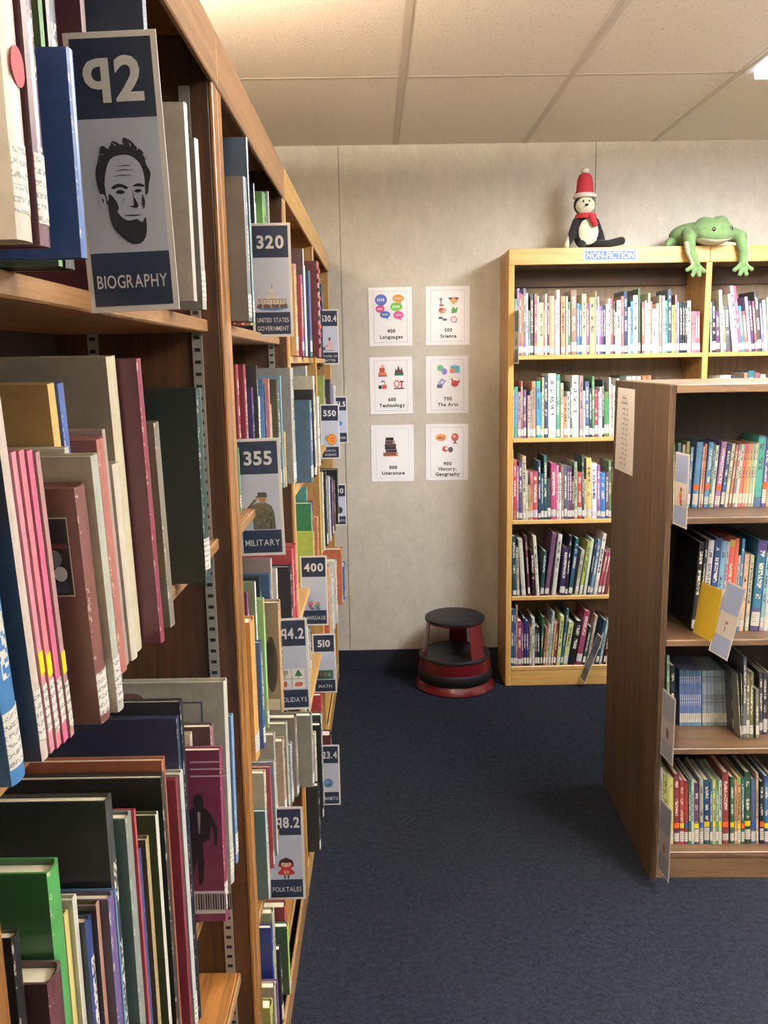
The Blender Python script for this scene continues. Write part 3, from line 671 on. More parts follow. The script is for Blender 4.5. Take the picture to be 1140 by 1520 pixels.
  (0.1856,0.045,0.09,0.0166,0.214,0.15,-2.8,'20406c','','',1),
  (0.1988,0.045,0.09,0.0076,0.21,0.15,-2.8,'3c5c94','','',0),
  (0.2081,0.045,0.09,0.0089,0.212,0.15,-2.9,'b8c860','','',1),
  (0.2173,0.045,0.09,0.0076,0.21,0.15,-2.9,'4a8a4c','','',0),
  (0.2266,0.045,0.09,0.0089,0.212,0.15,-2.9,'c4dcdc','','',1),
  (0.2436,0.045,0.09,0.0181,0.24,0.15,-3,'8a3434','','',1),
  (0.2637,0.045,0.09,0.012,0.223,0.15,-3.1,'2c5c40','','',1),
  (0.2742,0.045,0.09,0.0064,0.215,0.15,-3.1,'d8a080','','',0),
  (0.2847,0.045,0.09,0.0113,0.221,0.15,-3.1,'e0a838','','',1),
  (0.2963,0.045,0.09,0.0085,0.223,0.15,-3.2,'2a6470','','',1),
  (0.3113,0.045,0.09,0.0175,0.239,0.15,-3.2,'245038','','',1),
  (0.3289,0.045,0.09,0.0144,0.216,0.15,-3.3,'44587c','','',1),
  (0.3405,0.045,0.09,0.0067,0.237,0.15,-3.4,'c0a880','','',0),
  (0.3549,0.045,0.09,0.0119,0.209,0.15,-3.4,'1c2430','','',1),  # near-black stand-in for the dark gap between two books
  (0.3695,0.045,0.09,0.0135,0.226,0.15,-3.5,'2a6a94','','',1),
  (0.3849,0.045,0.09,0.0135,0.226,0.15,-3.5,'886040','','',1),
 ],
 ('near', 'upper shelf'): [
  (-0.1973,0.514,1.65,0.0215,0.147,0.15,0,'d8cdb8','c8bca8','cream book with a red dot on its spine',1),
  (-0.1949,0.537,1.65,0.0155,0.152,0.15,0,'5a2434','5a2434','maroon book with gold spine title',1),
  (-0.191,0.594,1.65,0.0115,0.13,0.15,0,'2a5ea8','2455a0','bright blue book facing the aisle end',1),
  (-0.2236,0.636,1.65,0.0075,0.178,0.15,0,'5fa046','3f5a30','green-covered book rising behind the blue book',1),
  (-0.2213,0.656,1.65,0.0175,0.187,0.15,0,'1c2230','141a26','black book with silver spine title',1),
  (-0.2577,0.846,1.65,0.0115,0.26,0.19,0,'c0a8a8','5a2c3c','plum red book with pale spine edge',1),
  (-0.2083,0.874,1.65,0.0115,0.27,0.19,0,'8a94b0','28344c','tall dark picture book behind the biography sign',1),
  (-0.1986,0.993,1.65,0.0135,0.21,0.15,0,'cfc6b6','b8ae9c','cream paper-covered book beside the biography sign',1),
  (-0.2162,1.14,1.65,0.0195,0.209,0.17,0,'b0b0ae','66645f','grey book in clear sleeve at far end',1),
 ],
 ('near', 'middle shelf'): [
  (-0.246,0.547,1.3,0.0215,0.171,0.15,-5.2,'2a78b8','2a78b8','bright blue book with white call labels',1),
  (-0.2413,0.579,1.3,0.0115,0.261,0.2,-5.2,'d8c4b8','2c3e58','navy cloth book with worn pale spine',1),
  (-0.2411,0.5893,1.3,0.007,0.224,0.15,-5.2,'e08ca0','d87890','thin pale pink book',1),
  (-0.2394,0.5979,1.3,0.008,0.224,0.15,-5.2,'e27a8c','d87080','thin salmon pink book',1),
  (-0.2377,0.6073,1.3,0.0085,0.223,0.15,-5.2,'e0608c','c85078','thin rose pink book',1),
  (-0.2359,0.6161,1.3,0.007,0.221,0.15,-5.2,'c08a8a','a87878','thin dusty pink book',1),
  (-0.2175,0.647,1.3,0.0215,0.192,0.15,-5.2,'7a4640','6e4438','brown book with a picture on cover',1),
  (-0.2118,0.6665,1.3,0.0145,0.213,0.15,-5.2,'b8bcac','a49c84','cream book with pale green spine',1),
  (-0.2385,0.6795,1.3,0.0085,0.218,0.15,-5.2,'d0ccb8','c8c4ac','',1),
  (-0.2481,0.693,1.3,0.0135,0.267,0.16,-5.2,'e0b440','b08c38','mustard yellow book standing behind pink ones',1),
  (-0.246,0.707,1.3,0.0115,0.267,0.16,-5.2,'4060b0','3858a8','blue book beside mustard yellow one',1),
  (-0.2348,0.756,1.3,0.0175,0.218,0.15,-5.2,'b86a5c','a05c48','brick red cloth book',1),
  (-0.238,0.7715,1.3,0.0085,0.225,0.15,-5.2,'b09890','a08878','',1),
  (-0.2346,0.791,1.3,0.0175,0.192,0.15,-5.2,'d8ccb8','c8bca8','cream cloth book with small red mark',1),
  (-0.237,0.8155,1.3,0.0245,0.288,0.21,-4.5,'d4c8a0','94866a','tall worn beige cloth book',1),
  (-0.2201,0.841,1.3,0.0135,0.286,0.2,-4.5,'8a2a48','5c2434','tall maroon book',1),
  (-0.2322,0.864,1.3,0.0175,0.216,0.15,-4.5,'c88070','a88458','tan book with a black title block',1),
  (-0.2221,0.896,1.3,0.0175,0.222,0.15,-4.5,'7e7668','68604f','grey brown cloth book',1),
  (-0.2294,0.921,1.3,0.0275,0.187,0.15,-4.5,'c8a090','b89478','pale pink beige cloth book',1),
  (-0.2185,1.086,1.3,0.0275,0.251,0.23,0,'1c3c3c','12241f','large dark green book with glossy cover',1),
 ],
 ('near', 'lower shelf'): [
  (-0.2523,0.529,0.8,0.0115,0.396,0.19,0,'181614','141210','short black book',1),
  (-0.2404,0.562,0.8,0.0255,0.34,0.19,0,'5c3038','4a2c30','maroon leathery book with pale page tops',1),
  (-0.2463,0.589,0.8,0.0215,0.409,0.2,0,'3a9a40','1f6428','bright green book',1),
  (-0.2486,0.6051,0.8,0.0085,0.358,0.19,0,'e0cc60','c8b450','thin yellow book',1),
  (-0.245,0.6147,0.8,0.0085,0.365,0.19,0,'d4d2bc','b8b8a0','thin cream book',1),
  (-0.2384,0.6268,0.8,0.0135,0.337,0.19,0,'2c3c78','1c2838','navy book with purple lettering',1),
  (-0.2358,0.6384,0.8,0.0075,0.343,0.19,0,'c08a70','3c2c1c','thin tan-spined dark book',1),
  (-0.2268,0.65,0.8,0.0135,0.342,0.19,0,'6a5490','40304c','violet-spined purple book',1),
  (-0.2277,0.6596,0.8,0.0035,0.341,0.19,0,'5888b8','5888b8','',1),
  (-0.2293,0.6702,0.8,0.0155,0.42,0.23,0,'3c3c3e','1a1b1a','large black book with white spine title',1),
  (-0.222,0.6962,0.8,0.0155,0.389,0.19,0,'889088','4a6864','grey teal book',1),
  (-0.222,0.7098,0.8,0.0045,0.386,0.19,0,'c83048','b82c40','thin crimson book',1),
  (-0.2223,0.7169,0.8,0.0075,0.342,0.19,0,'344c88','2c4078','thin blue book',1),
  (-0.222,0.7445,0.8,0.0095,0.338,0.19,0,'b09458','5c442c','brown book with gold spine edge',1),
  (-0.222,0.7818,0.8,0.0095,0.342,0.19,0,'dcd8c8','404a28','olive book with white spine',1),
  (-0.222,0.8139,0.8,0.0135,0.366,0.22,0,'3c342c','1c1c18','large black book under a brown one',1),
  (-0.2243,0.8275,0.8,0.0115,0.378,0.22,0,'a8542c','9c5028','rust orange book with pale page tops',1),
  (-0.222,0.8616,0.8,0.0075,0.338,0.19,0,'901c3c','801c38','thin crimson red book',1),
  (-0.222,0.8903,0.8,0.0135,0.331,0.19,0,'c8c8c4','a0a098','white grey book',1),
  (-0.2262,0.9029,0.8,0.0095,0.391,0.22,0,'26365c','223050','large navy blue book',1),
  (-0.2236,0.9145,0.8,0.0115,0.406,0.2,0,'18202c','18202c','very dark navy book',1),
  (-0.2217,1.101,0.8,0.0175,0.252,0.16,3.5,'8a2450','74244c','magenta book with black figure on cover',1),
  (-0.2667,1.119,0.8,0.0115,0.267,0.19,3.5,'c8b898','c0b090','',1),
  (-0.2402,1.138,0.8,0.0195,0.27,0.1,3.5,'8a5a64','503038','',1),
  (-0.2278,1.189,0.8,0.0215,0.317,0.23,3.5,'c4c0b4','a09c90','tall white and grey book',1),
  (-0.2295,1.242,0.8,0.0155,0.241,0.15,3.5,'6c98c8','4c78a8','light blue book with a landscape spine',1),
 ],
 ('second', 'top shelf'): [
  (-0.2021,1.4625,1.65,0.0245,0.229,0.18,0,'7a7c84','6a645f','grey plastic-sleeved book with white label',1),
  (-0.2016,1.494,1.65,0.0115,0.298,0.2,0,'88b4b8','28405c','tall navy book with teal edge',1),
  (-0.2479,1.516,1.65,0.0075,0.312,0.19,0,'dcdcd8','b8b8b4','',1),
  (-0.2422,1.54,1.65,0.0195,0.277,0.19,0,'b82c3c','a82838','',1),
  (-0.2324,1.575,1.65,0.0195,0.308,0.19,0,'c03830','b03030','',1),
  (-0.2206,1.603,1.65,0.0135,0.283,0.19,0,'c89c60','b88c54','',1),
  (-0.2547,1.969,1.65,0.0115,0.321,0.19,0,'c0ccd0','182430','',1),
  (-0.2554,1.985,1.65,0.0095,0.282,0.19,0,'d8d8d0','c8c8c0','',1),
  (-0.2393,2.025,1.65,0.0495,0.31,0.19,0,'70b048','58983c','bright green picture book above the 320 sign',1),
  (-0.235,2.065,1.65,0.0095,0.322,0.19,0,'b8c4c0','98a4a0','',1),
 ],
 ('second', 'second shelf'): [
  (-0.2402,1.451,1.285,0.0075,0.304,0.19,0,'d0c4a8','c8bca0','',1),
  (-0.2743,1.714,1.285,0.0115,0.13,0.15,0,'4c9c50','48944c','green book just left of the military sign',1),
  (-0.2809,1.789,1.285,0.0215,0.295,0.19,0,'8c1c30','7c1c2c','first of two maroon books',1),
  (-0.2714,1.829,1.285,0.0215,0.295,0.19,0,'901c34','801c30','second of two maroon books',1),
  (-0.2613,1.856,1.285,0.0175,0.246,0.15,0,'30286c','282058','',1),
  (-0.2526,1.874,1.285,0.0115,0.292,0.19,0,'2a2c34','24262c','',1),
  (-0.265,1.896,1.285,0.0175,0.184,0.15,0,'2868b4','2058a0','',1),
  (-0.2561,1.922,1.285,0.0155,0.224,0.15,0,'d8d4cc','c8c4bc','',1),
  (-0.2498,1.937,1.285,0.0055,0.262,0.19,0,'3c78b4','3c78b4','',1),
  (-0.2461,1.949,1.285,0.0115,0.251,0.15,0,'383c78','383c70','',1),
  (-0.2389,1.969,1.285,0.0115,0.262,0.19,0,'d89088','c88078','',1),
  (-0.2383,1.985,1.285,0.0095,0.203,0.15,0,'c8b8a0','b8a890','',1),
  (-0.2234,2.015,1.285,0.0295,0.259,0.12,0,'484830','384028','',1),
  (-0.22,2.04,1.285,0.0095,0.267,0.19,0,'78b0d0','6898b8','',1),
  (-0.2162,2.06,1.285,0.0195,0.134,0.15,0,'c8a058','b89048','',1),
  (-0.2006,2.14,1.285,0.0595,0.285,0.2,0,'b4b0a4','8c8e8c','big pale grey cloth book leaning out',1),
 ],
 ('second', 'third shelf'): [
  (-0.2242,1.4775,0.865,0.0445,0.263,0.19,0,'e0a030','d08c24','thick orange and yellow book',1),
  (-0.2174,1.516,0.865,0.0175,0.208,0.15,0,'2c6098','245488','small blue book between orange and green',1),
  (-0.2415,1.538,0.865,0.0135,0.296,0.19,0,'8a3878','502048','',1),
  (-0.2304,1.564,0.865,0.0115,0.31,0.19,0,'d8e4cc','708060','',1),
  (-0.2214,1.607,0.865,0.0155,0.265,0.19,0,'90c070','88b868','first thin lime green book',1),
  (-0.2309,1.633,0.865,0.0135,0.303,0.19,0,'203040','181c38','',1),
  (-0.2004,1.69,0.865,0.0295,0.236,0.13,0,'c89c60','98805c','tan book with dark oval picture on cover',1),
  (-0.2236,1.732,0.865,0.0155,0.284,0.19,0,'385c88','305078','',1),
  (-0.2233,1.762,0.865,0.0155,0.309,0.19,0,'b0a8a0','908078','',1),
  (-0.2163,1.793,0.865,0.0135,0.279,0.19,0,'e0d8d0','d0c8c0','',1),
  (-0.2199,2.12,0.865,0.0295,0.207,0.17,0,'22242c','1c1c24','wide black book behind the holidays sign',1),
  (-0.2176,2.165,0.865,0.0295,0.243,0.15,0,'b8303c','a82c38','',1),
  (-0.216,2.225,0.865,0.0295,0.241,0.15,0,'c03c4c','b03444','',1),
 ],
 ('second', 'fourth shelf'): [
  (-0.239,1.633,0.47,0.0135,0.2,0.16,0,'b8ccc8','486c70','teal green picture book beside the folktales sign',1),
  (-0.2455,1.69,0.47,0.0195,0.257,0.15,0,'d8c8a8','c8b898','cream book with black square',1),
  (-0.242,1.744,0.47,0.0115,0.242,0.15,0,'b04048','a03840','',1),
  (-0.2393,1.794,0.47,0.0115,0.229,0.15,0,'b8b8b0','8090a0','',1),
  (-0.2548,1.94,0.47,0.0195,0.229,0.15,0,'b8ac94','a09880','',1),
  (-0.2371,1.975,0.47,0.0295,0.198,0.15,0,'b8987c','a88c70','beige book with red spine lettering',1),
  (-0.2324,2.01,0.47,0.0195,0.226,0.2,0,'b4b4a0','888870','',1),
  (-0.2257,2.0375,0.47,0.0245,0.158,0.15,0,'a8acb0','989ca0','',1),
  (-0.2152,2.0725,0.47,0.0345,0.217,0.15,0,'887868','70685c','',1),
  (-0.1786,2.12,0.47,0.0295,0.201,0.2,0,'8c8c80','78786c','large grey green book by the far post',1),
 ],
 ('second', 'bottom shelf'): [
  (-0.229,1.535,0.1,0.0295,0.2,0.15,0,'b8b440','a8a438','',1),
  (-0.227,1.575,0.1,0.0195,0.21,0.15,0,'b0a088','a09078','',1),
  (-0.2261,1.603,0.1,0.0135,0.195,0.15,0,'6c4c98','604488','',1),
  (-0.2368,1.632,0.1,0.0155,0.304,0.2,0,'243890','1c2c78','',1),
  (-0.2366,1.668,0.1,0.0235,0.316,0.2,0,'b0ac88','98946c','',1),
  (-0.232,1.72,0.1,0.0195,0.187,0.15,0,'303034','28282c','',1),
  (-0.2243,1.81,0.1,0.0195,0.179,0.2,0,'a8c838','305038','dark green book with lime spine edge',1),
  (-0.2346,1.865,0.1,0.0295,0.195,0.15,0,'a85840','883030','',1),
 ],
 ('third', 'top shelf'): [
  (-0.205,2.38,1.602,0.0395,0.242,0.15,0,'d8a860','c89850','tan patterned book',1),
  (-0.2021,2.54,1.602,0.0395,0.229,0.15,0,'b04058','a03850','rose red book',1),
  (-0.1987,2.59,1.602,0.0195,0.309,0.2,0,'c0c4c0','584048','tall book in clear sleeve',1),
  (-0.1994,2.63,1.602,0.0195,0.266,0.19,0,'e0e4e0','d0d4d0','',1),
  (-0.1984,2.82,1.602,0.0595,0.27,0.19,0,'2c4c8c','24407c','dark blue book',1),
  (-0.1871,3.1,1.602,0.0995,0.328,0.16,0,'b83c44','602430','red and black plaid book',1),
 ],
 ('third', 'second shelf'): [
  (-0.193,2.625,1.22,0.0695,0.25,0.15,0,'2c6494','3c6484','steel blue book with white label',1),
  (-0.1913,2.725,1.22,0.0295,0.279,0.17,0,'2c2c30','242428','',1),
  (-0.192,2.785,1.22,0.0295,0.321,0.2,0,'e0dccc','c8c4b0','',1),
  (-0.2196,2.845,1.22,0.0295,0.353,0.2,0,'c0c4c0','a0a4a4','',1),
  (-0.1965,3.05,1.22,0.0595,0.245,0.15,0,'e8e0d4','d8d0c4','white book beside the earth science sign',1),
 ],
 ('third', 'third shelf'): [
  (-0.2314,2.42,0.83,0.0195,0.319,0.19,0,'c8c4b8','b0aca0','',1),
  (-0.2174,2.89,0.83,0.0195,0.178,0.15,0,'b8cc20','b0c41c','lime yellow book',1),
  (-0.2234,2.935,0.83,0.0495,0.273,0.19,0,'2c9464','208050','bright green book',1),
  (-0.2439,2.99,0.83,0.0195,0.32,0.19,0,'50a09c','408c88','',1),
  (-0.2244,3.03,0.83,0.0195,0.265,0.19,0,'b42c38','a42830','',1),
  (-0.2152,3.105,0.83,0.0495,0.194,0.15,0,'d08440','c07838','thin orange book',1),
 ],
 ('third', 'fourth shelf'): [
  (-0.23,2.405,0.455,0.0295,0.349,0.19,0,'2c3034','202428','',1),
  (-0.2302,2.535,0.455,0.0295,0.306,0.19,0,'c8c8bc','b0b0a4','',1),
  (-0.2328,2.64,0.455,0.0395,0.296,0.19,0,'22262c','1c2024','',1),
  (-0.2369,2.765,0.455,0.0295,0.247,0.15,0,'d8d8d0','c0c0b8','',1),
  (-0.2455,2.88,0.455,0.0395,0.184,0.15,0,'303840','283038','',1),
  (-0.25,3.005,0.455,0.0295,0.166,0.15,0,'b8b4a8','a09c90','',1),
  (-0.2592,3.135,0.455,0.0295,0.13,0.15,0,'2c5040','244438','',1),
 ],
 ('third', 'bottom shelf'): [
  (-0.1897,2.415,0.1,0.0295,0.218,0.15,0,'282c30','202428','black book near the floor',1),
  (-0.2082,2.465,0.1,0.0295,0.264,0.19,0,'303438','242428','',1),
  (-0.2035,2.535,0.1,0.0295,0.329,0.19,0,'d8d0b4','c0b89c','',1),
  (-0.1911,2.605,0.1,0.0295,0.329,0.19,0,'1c2024','181c20','',1),
  (-0.1937,2.685,0.1,0.0295,0.329,0.19,0,'b4c4b0','2c4438','',1),
  (-0.1796,2.925,0.1,0.0495,0.152,0.15,0,'6a2c2c','5c2424','dark red brown book near the floor',1),
  (-0.2151,3.005,0.1,0.0295,0.269,0.19,0,'c42c34','b42830','',1),
 ],
 ('fourth', 'top shelf'): [
  (-0.2239,3.955,1.602,0.0495,0.329,0.19,0,'304878','283c68','small blue book',1),
 ],
 ('fourth', 'second shelf'): [
  (-0.2211,3.865,1.22,0.0495,0.308,0.19,0,'a0b050','94a848','olive green book',1),
  (-0.2201,3.9125,1.22,0.0345,0.207,0.15,0,'d02c44','b8283c','short red book',1),
  (-0.1988,3.96,1.22,0.0395,0.288,0.19,0,'3c3c4c','2c2c3c','',1),
  (-0.1893,4.01,1.22,0.0395,0.265,0.19,0,'9898b4','8888a4','',1),
  (-0.1818,4.055,1.22,0.0295,0.258,0.15,0,'e0e0e4','d4d4d8','',1),
 ],
 ('fourth', 'third shelf'): [
  (-0.2108,3.4,0.83,0.0395,0.32,0.19,0,'d8d0a8','c8c098','',1),
  (-0.203,3.495,0.83,0.0495,0.307,0.19,0,'242c28','202824','',1),
  (-0.1948,3.595,0.83,0.0495,0.277,0.19,0,'c8ccd4','a8acb4','',1),
  (-0.1895,3.715,0.83,0.0495,0.255,0.15,0,'4c3468','402c58','',1),
  (-0.1862,3.825,0.83,0.0495,0.228,0.15,0,'6c2c44','60283c','',1),
  (-0.177,3.99,0.83,0.0595,0.26,0.15,0,'202824','1c2420','',1),
 ],
 ('fourth', 'fourth shelf'): [
  (-0.1939,3.295,0.455,0.0495,0.333,0.19,0,'c85c34','b85030','',1),
  (-0.195,3.365,0.455,0.0295,0.307,0.19,0,'dcb840','ccac38','',1),
  (-0.1872,3.46,0.455,0.0395,0.259,0.15,0,'e0dcd0','d4d0c4','',1),
  (-0.1856,3.53,0.455,0.0395,0.227,0.15,0,'ccccc0','c0c0b4','',1),
  (-0.177,3.625,0.455,0.0495,0.278,0.19,0,'e4dcd0','d8d0c4','',1),
  (-0.1645,3.92,0.455,0.0595,0.267,0.19,0,'e07038','d06430','orange book',1),
  (-0.1559,4.04,0.455,0.1195,0.162,0.15,0,'2484d0','1c78c0','bright sky blue book',1),
 ],
}

ORD = ['first', 'second', 'third', 'fourth', 'fifth', 'sixth', 'seventh', 'eighth', 'ninth', 'tenth', 'eleventh', 'twelfth', 'thirteenth', 'fourteenth',
       'fifteenth', 'sixteenth', 'seventeenth', 'eighteenth', 'nineteenth', 'twentieth']
def ordinal(n):
    if n < 20: return ORD[n]
    t = ['twenty', 'thirty', 'forty', 'fifty', 'sixty'][(n+1)//10-2]; u = (n+1) % 10
    return t+'-'+ORD[u-1] if u else {'twenty': 'twentieth', 'thirty': 'thirtieth', 'forty': 'fortieth', 'fifty': 'fiftieth', 'sixty': 'sixtieth'}[t]
import colorsys
def cname(hx):
    r, g, b = [int(hx[i:i+2], 16)/255 for i in (0, 2, 4)]; h, s, v = colorsys.rgb_to_hsv(r, g, b); h *= 360
    if v < .2: return 'black'
    if s < .12: return 'white' if v > .82 else 'grey' if v > .35 else 'charcoal'
    if s < .25 and v > .8: return 'cream' if 20 < h < 100 else 'pale pink' if (h > 300 or h < 20) else 'pale blue'
    if s < .3: return {0: 'grey'}.get(1, 'beige' if 20 < h < 75 and v > .5 else 'grey brown' if h < 60 or h > 320 else 'grey green' if h < 170 else 'grey blue' if h < 250 else 'grey purple')
    d = 'dark ' if v < .42 else ''
    if h < 12 or h >= 345: n = 'red' if s > .5 else 'rose'
    elif h < 25: n = 'orange red' if s > .6 and v > .6 else 'brown' if v < .75 else 'salmon'
    elif h < 45: n = 'orange' if s > .6 and v > .7 else 'tan' if v > .6 else 'brown'
    elif h < 65: n = 'yellow' if v > .6 else 'olive'
    elif h < 90: n = 'lime green'
    elif h < 160: n = 'green'
    elif h < 195: n = 'teal'
    elif h < 245: n = 'blue' if v > .42 else 'navy'
    elif h < 290: n = 'purple'
    else: n = 'magenta' if s > .5 else 'mauve'
    return (d+n).replace('dark navy', 'navy')

def soft(c, k=.2):
    g = .3*c[0]+.6*c[1]+.1*c[2]
    return tuple(x*(1-k)+g*k for x in c[:3])+(1,)
def cover_into(bm, uvl, cl, t, h, d, col, cov, plain=False):
    c = .0022 if t > .013 else (.0013 if t > .007 else .0007)
    b = min(t*.14, .0035) if t > .009 else 0.0
    n = 6 if t > .016 else (4 if t > .009 else 1)
    out = [(-t/2, d)]; inn = [(-t/2+c, d)]
    us = [2.0+d*5]
    for i in range(n+1):
        s = i/n; xx = -t/2+t*s; yy = b*(2*s-1)**2
        out.append((xx, yy)); us.append(s)
        inn.append((max(min(xx, t/2-c), -t/2+c), max(yy, 0)+c))
    out.append((t/2, d)); inn.append((t/2-c, d)); us.append(2.0+d*5)
    P = []
    for zz in (0, h): P.append([bm.verts.new((x, y, zz)) for x, y in out]); P.append([bm.verts.new((x, y, zz)) for x, y in inn])
    o0, i0, o1, i1 = P
    N = len(out)
    cs, cc = soft(lin(col)), soft(lin(cov or col))
    def f(vs, uvs, cz):
        fc = bm.faces.new(vs)
        for l, q in zip(fc.loops, uvs): l[uvl].uv = q; l[cl] = cz
    for k in range(N-1):
        side = k == 0 or k == N-2
        ua, ub = ((us[k], us[k+1]) if not plain else (10+us[k], 10+us[k+1]*.999)) if not side else (2.0, 2.0+d*5)
        f((o0[k], o0[k+1], o1[k+1], o1[k]), ((ua, 0), (ub, 0), (ub, 1), (ua, 1)), cc if side else cs)
        f((i0[k+1], i0[k], i1[k], i1[k+1]), ((2, 0), (2.1, 0), (2.1, 1), (2, 1)), cc)
        e = cc if side else cs
        f((o1[k], o1[k+1], i1[k+1], i1[k]), ((2, 1), (2.1, 1), (2.1, 1), (2, 1)), e)
        f((o0[k+1], o0[k], i0[k], i0[k+1]), ((2, 0), (2.1, 0), (2.1, 0), (2, 0)), e)
    for k in (0, N-1):
        q = (o0[k], o1[k], i1[k], i0[k]); q = q if k == 0 else q[::-1]
        f(q, ((2, 0), (2, 1), (2.1, 1), (2.1, 0)), cc)
    return P, c, b

def slab_on_spine(name, t, b, z0, z1, m, parent, col=None):
    n = 4 if t > .009 else 1; e = .0005; bm = bmesh.new(); A = []
    for s in [i/n for i in range(n+1)]:
        xx = (-t/2+t*s)*(1 if t < .01 else .98); yy = b*(2*s-1)**2
        A.append([bm.verts.new((xx, yy-e, z0)), bm.verts.new((xx, yy-e, z1)), bm.verts.new((xx, yy+.0002, z1)), bm.verts.new((xx, yy+.0002, z0))])
    for k in range(n):
        for j in range(4):
            j2 = (j+1) % 4; bm.faces.new((A[k][j], A[k+1][j], A[k+1][j2], A[k][j2]))
    bm.faces.new(A[0]); bm.faces.new(A[-1][::-1]); bmesh.ops.recalc_face_normals(bm, faces=bm.faces[:])
    me = bpy.data.meshes.new(name); bm.to_mesh(me); bm.free(); return new_obj(name, me, parent, (m,))

STUFF = bmesh.new(); S_UV = STUFF.loops.layers.uv.new('UVMap'); S_C = STUFF.loops.layers.float_color.new('Col')
STK = {k: mat('sticker_'+k, v, .45, .03) for k, v in dict(orange='e8622a', yellow='e8d02c', blue='2a4fa0').items()}
CASE_TXT = {'light': ('from the left', 'of tall light oak bookcase'), 'dark': ('from the left', 'of dark brown bookcase'),
            'near': ('from near end', 'of nearest left bookcase'), 'second': ('from near post', 'of second left bookcase'),
            'third': ('from near post', 'of third left bay'), 'fourth': ('from near post', 'of farthest left bay')}
NEAR_LAB = {'upper shelf': (0, 1, 8), 'middle shelf': (0, 1, 2, 3, 4, 5, 6, 7, 16, 19), 'lower shelf': (9, 13, 15, 18, 21, 24, 25), 'bottom shelf': ()}
ALLB = []
def book(case, shelf, i, row):
    a, b0, z, t, h, d, lean, col, cov, desc, ind = row
    if case in ('light',): loc = Vector((a, YL+b0, z)); rz = 0
    elif case == 'dark':
        loc = Vector((XD+a*math.cos(RD)-b0*math.sin(RD), YD+b0*math.cos(RD)+a*math.sin(RD), z)); rz = RD
    else: loc = Vector((a, b0, z)); rz = ANG
    loc.z += math.sin(abs(R(lean)))*t/2 + .0003
    if not cov:
        cov = col
    if not ind:
        M = Matrix.Translation(loc) @ Matrix.Rotation(rz, 4, 'Z') @ Matrix.Rotation(R(lean), 4, 'Y')
        P, c, b = cover_into(STUFF, S_UV, S_C, t, h, d, col, cov)
        for q in P:
            for v in q: v.co = M @ v.co
        # page block and call label of the same book
        r = bmesh.ops.create_cube(STUFF, size=1)
        for v in r['verts']:
            v.co = M @ Vector(((v.co.x)*(t-2*c-.0002), .004+c+(v.co.y+.5)*(d-.008), .003+(v.co.z+.5)*(h-.006)))
        fs = {f for v in r['verts'] for f in v.link_faces}
        r = bmesh.ops.create_cube(STUFF, size=1)
        for v in r['verts']:
            v.co = M @ Vector((v.co.x*t*.96, -.0004+(v.co.y)*.0008, .012+(v.co.z+.5)*.03))
        fs |= {f for v in r['verts'] for f in v.link_faces}
        for f in fs:
            for l in f.loops: l[S_UV].uv = (2, .5); l[S_C] = lin('ded8c8')
        return
    size = 'tall' if h > .27 else 'short' if h < .2 else ''
    wd = 'thin' if t < .011 else 'thick' if t > .032 else ''
    fr, of = CASE_TXT[case]
    if desc:
        lab = desc + ', ' + shelf + ' ' + of
    else:
        sh = shelf.replace(' right bay', '')
        lab = ' '.join(x for x in ('leaning' if abs(lean) > 4 else '', size, wd, cname(col), 'book,', ordinal(i), fr, 'on', sh, of) if x)
        if 'right bay' in shelf: lab = lab.replace('from the left', 'right of the divider').replace('of tall light oak bookcase', 'of light oak bookcase')
    ws = lab.split()
    if len(ws) > 16: lab = lab.replace(' tall light oak bookcase', ' light oak bookcase')
    if len(lab.split()) > 16: lab = lab.replace('leaning ', '')
    if len(lab.split()) > 16: lab = lab.replace('tall ', '', 1).replace('short ', '', 1)
    o = thing('book', lab, 'book', loc, 0, 'books on the %s %s' % (shelf, of)); o.rotation_mode = 'XYZ'
    o.rotation_euler = (Matrix.Rotation(rz, 3, 'Z') @ Matrix.Rotation(R(lean), 3, 'Y')).to_euler()
    bm = bmesh.new(); uvl = bm.loops.layers.uv.new('UVMap'); cl = bm.loops.layers.float_color.new('Col')
    P, c, b = cover_into(bm, uvl, cl, t, h, d, col, cov, case == 'near' and not any(q in desc for q in ('title', 'lettering', 'call labels')))
    me = bpy.data.meshes.new('cover'); bm.to_mesh(me); bm.free(); new_obj('cover', me, o, (M_COVER,))
    box('pages', -t/2+c+.0001, t/2-c-.0001, b+c+.0006, d-.004, .003, h-.003-(.002 if t > .02 else 0), M_PAGES, o, bev=0)
    rnd = random.random()
    if t > .005 and not (case == 'near' and i not in NEAR_LAB[shelf]):
        z0 = .006+.012*rnd
        if case == 'near' or rnd < .86: slab_on_spine('call_label', t, b, z0, z0+(.034+.008*random.random() if case == 'near' else .022+.022*random.random()), M_LABEL, o)
        k = None
        if case == 'dark' and shelf == 'top shelf' and rnd < .75: k = 'orange' if i % 3 else 'blue'
        if case == 'dark' and shelf == 'bottom shelf' and rnd < .8: k = ['yellow', 'blue', 'yellow', 'orange'][i % 4]
        if case == 'near' and shelf == 'middle shelf' and i in (2, 3, 5, 16): k = 'yellow'
        if k: slab_on_spine('sticker', t, b, z0+.045, z0+.062, STK[k], o)
    ALLB.append((o, t, h, d, b))
for (case, shelf), rows in BOOKS.items():
    for i, row in enumerate(rows): book(case, shelf, i, row)
me = bpy.data.meshes.new('small_books'); STUFF.to_mesh(me); STUFF.free()
so = new_obj('small_books', me, None, (M_COVER,)); so['kind'] = 'stuff'; so['category'] = 'books'
so['label'] = 'remaining small thin books filling gaps on the light oak and dark brown bookcases'

